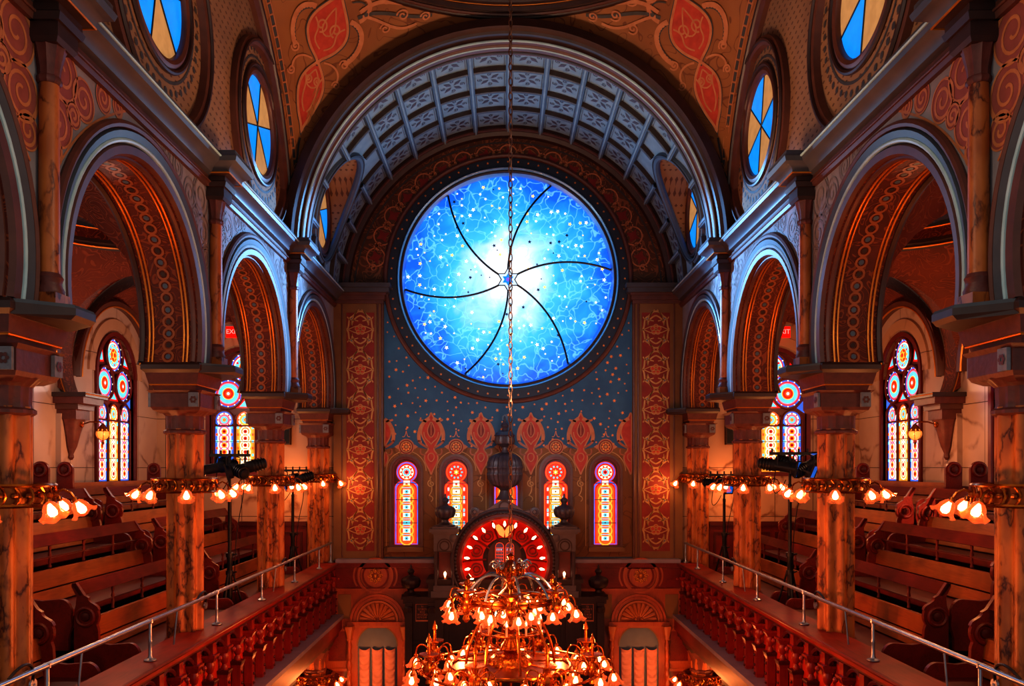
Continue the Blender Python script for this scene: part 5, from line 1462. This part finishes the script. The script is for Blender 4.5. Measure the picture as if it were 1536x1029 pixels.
for sg in (-1, 1):
    p = MB(); T = Matrix.Translation((sg*1.33, .12, 0)); cx = sg*1.33
    p.box(cx-.3, -.12, Z(-2.86), cx+.3, .45, Z(-2.72), 'ark_grey'); p.box(cx-.25, -.08, Z(-2.72), cx+.25, .4, Z(-2.6), 'ark_grey')
    for dx in (-.19, .19):
        for dy in (-.05, .3): p.lathe([(.045, Z(-2.6)), (.045, Z(-1.86)), (.055, Z(-1.84))], 10, 'ark_grey', Matrix.Translation((cx+dx, dy, 0)))
    p.box(cx-.2, .28, Z(-2.6), cx+.2, .32, Z(-1.85), 'ark_red_dark')
    p.box(cx-.24, -.08, Z(-1.86), cx+.24, .36, Z(-1.46), 'ark_grey')
    PF = lambda u, v, h: (u, -.08-h, Z(v))
    p.strip(circ((cx, -1.72), .1, 18), .03, PF, .02, 'ark_wood', True); p.strip(arch_pts(cx, .15, -1.84, -1.72, 12), .025, PF, .02, 'ark_wood', True)
    for a_, z0, z1 in ((.28, -1.46, -1.42), (.33, -1.42, -1.34), (.27, -1.34, -1.3)): p.box(cx-a_, .14-a_, Z(z0), cx+a_, .14+a_, Z(z1), 'ark_grey')
    p.build('lantern_pillar', ark)
    u_ = MB(); u_.lathe(urn(Z(-1.3), .44), 48, 'ark_grey', Matrix.Translation((cx, .14, 0)), 16, .04, (6, 10)); u_.build('urn_finial', ark)
    l_ = MB(); l_.lathe([(.05, Z(-2.58)), (.1, Z(-2.55)), (.1, Z(-2.45)), (.03, Z(-2.43))], 14, 'brass_dark', Matrix.Translation((cx, .12, 0))); l_.build('lamp_cup', ark)
    instance(fme, 'bulb', ark, (cx, .1, Z(-2.43)))
    u_ = MB(); u_.lathe(urn(Z(-2.86), .42), 40, 'ark_wood', Matrix.Translation((sg*2.1, .16, 0)), 12, .03, (6, 10)); u_.build('urn_finial', ark)
# crest, stem and onion
cr = MB()
L = bez((0, -.62), (-.1, -.78), (-.3, -.82), (-.42, -.95), 10)+bez((-.42, -.95), (-.55, -.93), (-.68, -.9), (-.72, -1.02), 8)[1:]
pts = [(x, z) for x, z in L]+[(-.74, -1.16), (-.4, -1.02), (0, -.94)]
pts = pts+[(-x, z) for x, z in reversed(pts[:-1])][:-1]
cr.slab([(x, Z(z)) for x, z in pts], GA, -.14, .06, 'ark_grey')
for sg in (-1, 1):
    cr.lathe([(.1, -.08), (.11, 0), (.1, .08), (.05, .09), (.04, .06), (.001, .06)], 20, 'ark_grey', Matrix.Translation((sg*.66, -.02, Z(-.97))) @ Matrix.Rotation(PI/2, 4, 'X'))
    cr.lathe([(.09, -.08), (.1, 0), (.09, .08), (.04, .09)], 20, 'ark_grey', Matrix.Translation((sg*1.14, -.0, Z(-1.55))) @ Matrix.Rotation(PI/2, 4, 'X'))
cr.strip(circ((0, Z(-.86)), .12, 20), .04, GA, .07, 'ark_wood', True)
cr.build('crest', ark)
on = MB(); T = Matrix.Translation((0, .05, 0))
on.lathe([(.2, Z(-.7)), (.13, Z(-.6)), (.1, Z(-.5)), (.13, Z(-.46)), (.2, Z(-.42))], 32, 'ark_grey', T)
on.lathe([(.2, Z(-.42)), (.3, Z(-.36)), (.36, Z(-.24)), (.365, Z(-.18)), (.38, Z(-.16)), (.38, Z(-.12)), (.36, Z(-.1)), (.37, Z(-.02)), (.39, Z(.0)), (.39, Z(.03)), (.37, Z(.05)), (.37, Z(.12)), (.32, Z(.24)), (.2, Z(.31)), (.09, Z(.34))], 120, 'ark_grey', T, 20, .06)
on.lathe([(.09, Z(.34)), (.06, Z(.4)), (.06, Z(.46)), (.1, Z(.48)), (.2, Z(.54)), (.22, Z(.6)), (.2, Z(.7)), (.23, Z(.72)), (.15, Z(.8)), (.07, Z(.83)), (.05, Z(.88)), (.09, Z(.93)), (.07, Z(.99)), (.03, Z(1.02)), (.001, Z(1.18))], 48, 'ark_grey', T, 12, .05, (4, 9))
on.strip(star_pts((0, Z(1.12)), .07, 6, .55), .012, lambda u, v, h: (u, .05-h, v), 0, 'ark_grey', True)
on.build('onion_finial', ark)

# ------------------------------------------------------------------ chandelier
ch = thing('chandelier', 'huge two-tier brass chandelier with tulip glass shades hanging from the dome on a long chain', 'chandelier', (0, YC, 0))
m = MB(); z = -1.18; i = 0
while z < zr+2.55:
    P = [(.026*cos(t), 0, .062*sin(t)) for t in [2*PI*j/10 for j in range(10)]]
    q = Matrix.Translation((0, 0, z+.05)) @ Matrix.Rotation(PI/2*(i % 2)+.5, 4, 'Z'); m.tube([tuple(q @ Vector(p)) for p in P], .0085, 'chain_iron', 5, True); z += .1; i += 1
m.build('chain', ch)
m = MB()
m.lathe([(.01, -1.16), (.05, -1.2), (.03, -1.25), (.09, -1.3), (.13, -1.36), (.15, -1.42), (.1, -1.5), (.05, -1.55), (.06, -1.62), (.16, -1.72), (.16, -1.74)], 28, 'brass', None, 8, .05)
for k in range(10):
    a_ = 2*PI*k/10; m.ball((.15*cos(a_), .15*sin(a_), -1.4), .035, 'brass', 8, 6); m.tube([(.11*cos(a_), .11*sin(a_), -1.3), (.2*cos(a_), .2*sin(a_), -1.34), (.17*cos(a_), .17*sin(a_), -1.5)], .012, 'brass', 5)
m.build('crown', ch)
m = MB()
for k in range(8):
    a_ = 2*PI*k/8+.2; R_ = Matrix.Rotation(a_, 4, 'Z')
    P = bez((.1, 0, -1.5), (.3, 0, -1.38), (.5, 0, -1.5), (.6, 0, -1.74), 12); m.tube([tuple(R_ @ Vector(p)) for p in P], .018, 'silver_scroll', 7)
    P = [(.22+.07*(1-j/18)*cos(j*.55), 0, -1.32+.07*(1-j/18)*sin(j*.55)) for j in range(18)]; m.tube([tuple(R_ @ Vector(p)) for p in P], .012, 'silver_scroll', 6)
m.build('scroll_arms', ch)
m = MB(); m.lathe([(.17, -1.74), (.19, -1.76), (.17, -1.8), (.17, -1.98), (.2, -2.0), (.17, -2.04), (.06, -2.08)], 28, 'brass'); 
m.tube([(.6*cos(2*PI*j/40), .6*sin(2*PI*j/40), -1.78) for j in range(40)], .022, 'brass', 8, True)
m.lathe([(.62, -1.74), (.6, -1.83)], 40, 'brass_dark', caps=False)
for k in range(6): a_ = PI/3*k; m.tube([(.17*cos(a_), .17*sin(a_), -1.8), (.6*cos(a_), .6*sin(a_), -1.78)], .014, 'brass', 6)
m.build('upper_ring', ch)
m = MB(); m.lathe([(.06, -2.05), (.09, -2.12), (.09, -2.2), (.05, -2.26), (.075, -2.34), (.12, -2.4), (.14, -2.46), (.06, -2.52), (.06, -2.55)], 24, 'brass')
for k in range(8):
    a_ = 2*PI*k/8; m.tube([tuple(Matrix.Rotation(a_, 4, 'Z') @ Vector(p)) for p in bez((.07, 0, -2.3), (.3, 0, -2.2), (.3, 0, -2.45), (.2, 0, -2.42), 8)], .013, 'brass', 6)
m.build('stem', ch)
m = MB()
m.lathe([(.06, -2.5), (.2, -2.53), (.28, -2.6), (.3, -2.68), (.22, -2.78), (.1, -2.84), (.04, -2.95), (.001, -3.0)], 48, 'brass', None, 16, .04); m.build('bowl', ch)
m = MB(); m.lathe([(.28, -2.66), (.8, -2.70), (.8, -2.72), (.28, -2.7)], 48, 'brass_dark', caps=False); m.build('reflector_disc', ch)
m = MB()
for r_, z_, t_ in ((.82, -2.69, .03), (.82, -2.83, .022), (1.22, -2.72, .018)): m.tube([(r_*cos(2*PI*j/56), r_*sin(2*PI*j/56), z_) for j in range(56)], t_, 'brass', 8, True)
for k in range(40):
    a_ = 2*PI*k/40; m.tube([(.82*cos(a_), .82*sin(a_), -2.7), (.82*cos(a_), .82*sin(a_), -2.82)], .016, 'brass', 6); m.ball((.82*cos(a_), .82*sin(a_), -2.87), .03, 'brass', 8, 6)
for k in range(8): a_ = 2*PI*(k+.5)/8; m.tube([(.25*cos(a_), .25*sin(a_), -2.66), (1.22*cos(a_), 1.22*sin(a_), -2.72)], .017, 'brass', 6)
m.build('lower_ring', ch)
cu = MB(); cu.tube(bez((.3, 0, -1.95), (.45, 0, -2.1), (.6, 0, -2.35), (.62, 0, -2.72), 14), .02, 'brass', 8); cme = cu.mesh('curved_tube')
for k in range(8): instance(cme, 'curved_tube', ch, (0, 0, 0), (0, 0, 2*PI*(k+.25)/8))
cn = MB(); cn.lathe([(.014, 0), (.014, .13)], 10, 'curtain'); cn.lathe([(.012, .13), (.018, .16), (.001, .21)], 8, 'flame_bulb'); cnm = cn.mesh('candle_light')
for k in range(10): a_ = 2*PI*(k+.3)/10; instance(cnm, 'candle_light', ch, (.42*cos(a_), .42*sin(a_), -2.32+.1))
cr_ = MB(); cr_.tube([(.42*cos(2*PI*j/40), .42*sin(2*PI*j/40), -2.23) for j in range(40)], .016, 'brass', 6, True);
for k in range(5): a_ = 2*PI*k/5; cr_.tube([(.06*cos(a_), .06*sin(a_), -2.3), (.42*cos(a_), .42*sin(a_), -2.23)], .012, 'brass', 6)
cr_.build('candle_ring', ch)
def branch(na, spike):
    b = MB()
    b.lathe([(.02, -.2), (.05, -.16), (.03, -.1), (.07, -.02), (.085, .05), (.06, .1), (.035, .13), (.05, .18), (.13, .21), (.13, .225), (.02, .23)], 18, 'brass', None, 8, .05)
    if spike: b.lathe([(.022, .23), (.018, .36), (.035, .38), (.03, .42), (.014, .46), (.001, .5)], 10, 'brass')
    else: b.lathe([(.03, .23), (.02, .28), (.04, .31), (.001, .36)], 10, 'brass')
    for k in range(na):
        a_ = 2*PI*k/na+.35; R_ = Matrix.Rotation(a_, 4, 'Z')
        b.tube([tuple(R_ @ Vector(p)) for p in bez((.06, 0, .05), (.14, 0, .2), (.27, 0, .2), (.27, 0, .0), 10)], .011, 'brass', 6)
        b.tube([tuple(R_ @ Vector((.12+.05*(1-j/14)*cos(j*.6), 0, -.02+.05*(1-j/14)*sin(j*.6)))) for j in range(14)], .009, 'brass', 5)
        b.lathe([(.012, .03), (.03, .01), (.03, -.02), (.02, -.03)], 10, 'brass', R_ @ Matrix.Translation((.27, 0, 0)))
    return b.mesh('lamp_branch')
for cnt, rr, zz, na, sp in ((6, .68, -1.84, 4, False), (8, 1.16, -2.66, 5, True)):
    bme = branch(na, sp)
    for k in range(cnt):
        a_ = 2*PI*(k+.5)/cnt; o = instance(bme, 'lamp_branch', ch, (rr*cos(a_), rr*sin(a_), zz), (0, 0, a_))
        for j in range(na):
            t = 2*PI*j/na+.35; p = (.27*cos(t), .27*sin(t), -.02)
            q = instance(shade_me, 'glass_shade', o, p, (0, -.15, t)); q.scale = (1.2,)*3
            q = instance(bulb_me, 'bulb', o, p, (0, -.15, t)); q.scale = (.95,)*3

# ------------------------------------------------------------------ lights
for k in range(6):
    a_ = PI/3*k; light('chandelier_lamp', (1.5*cos(a_), YC+1.5*sin(a_), -2.35), 85, (1, .20, .055), .08)
for k in range(3): light('chandelier_lamp', (.9*cos(2.1*k), YC+.9*sin(2.1*k), -1.5), 45, (1, .25, .08), .06)
for s, sd in SIDES:
    cg = (1, .70, .56) if s < 0 else (1, .46, .22)
    for i, d in enumerate(D[1:]):
        for dx, p in ((-.7, 18), (.7, 42)):
            light('ring_lamp', (s*(XC+dx), d-.25 if i < 3 else d-.6, -.35), p, (1, .32, .10), .05)
    light('globe_lamp', (s*7.35, D[3]-.3, .6), 14, (1, .42, .18), .08)
    for d, p in ((13.3, 62), (17.4, 60), (9.1, 45)): light('aisle_fill', (s*6.6, d, 1.5), p, cg, .3)  # fill lights added to brighten the aisles, no fittings at these spots
    for d in (15.2, 18.0): light('under_lamp', (s*4.9, d, -4.8), 45, (1, .24, .06), .1)
    light('under_lamp', (s*3.3, 18.0, -4.6), 60, (1, .24, .06), .1)
    o = light('window_daylight', (-s*.6, 18.9, 4.3), 4800, (.17, .47, 1), .15, rad(38))
    o.rotation_euler = (Vector((s*4.1, 14.7, 3.3))-o.location).to_track_quat('-Z', 'Y').to_euler()
    light('window_daylight', (s*1.2, 18.6, 4.6), 70, (.45, .68, 1), .15, rad(170), (PI/2+rad(20), 0, PI))
light('niche_lamp', (AX, AY-.22, -2.08), 18, (1, .07, .03), .3)
light('vault_fill', (0, 11.0, .8), 900, (1, .66, .42), .5, rad(120), (PI, 0, 0))  # upward fill spot added to brighten the vault, not a fitting
light('vault_fill', (0, 6.0, 3.0), 130, (1, .72, .52), .5)  # second added fill, for the vault nearer the camera
light('end_wall_fill', (0, 13.5, 1.0), 330, (.9, .88, 1), .5, rad(75), (PI/2+rad(8), 0, 0))  # cool fill spot added so the blue end wall reads, not a fitting
q_ = light('sunbeam', (7.6, 10.9, 1.0), 1100, (1, .33, .18), .05, rad(16)); q_.rotation_euler = (Vector((6.72, 14.2, -.85))-q_.location).to_track_quat('-Z', 'Y').to_euler()
wd = bpy.data.worlds.new('world'); SC.world = wd; wd.use_nodes = True
wd.node_tree.nodes['Background'].inputs['Color'].default_value = (.68, .6, .58, 1); wd.node_tree.nodes['Background'].inputs['Strength'].default_value = .52
SC.view_settings.view_transform = 'Standard'; SC.view_settings.look = 'Medium High Contrast'; SC.view_settings.exposure = .2
SC.cycles.max_bounces = 6; SC.cycles.diffuse_bounces = 3; SC.cycles.glossy_bounces = 2; SC.cycles.sample_clamp_indirect = 3.0
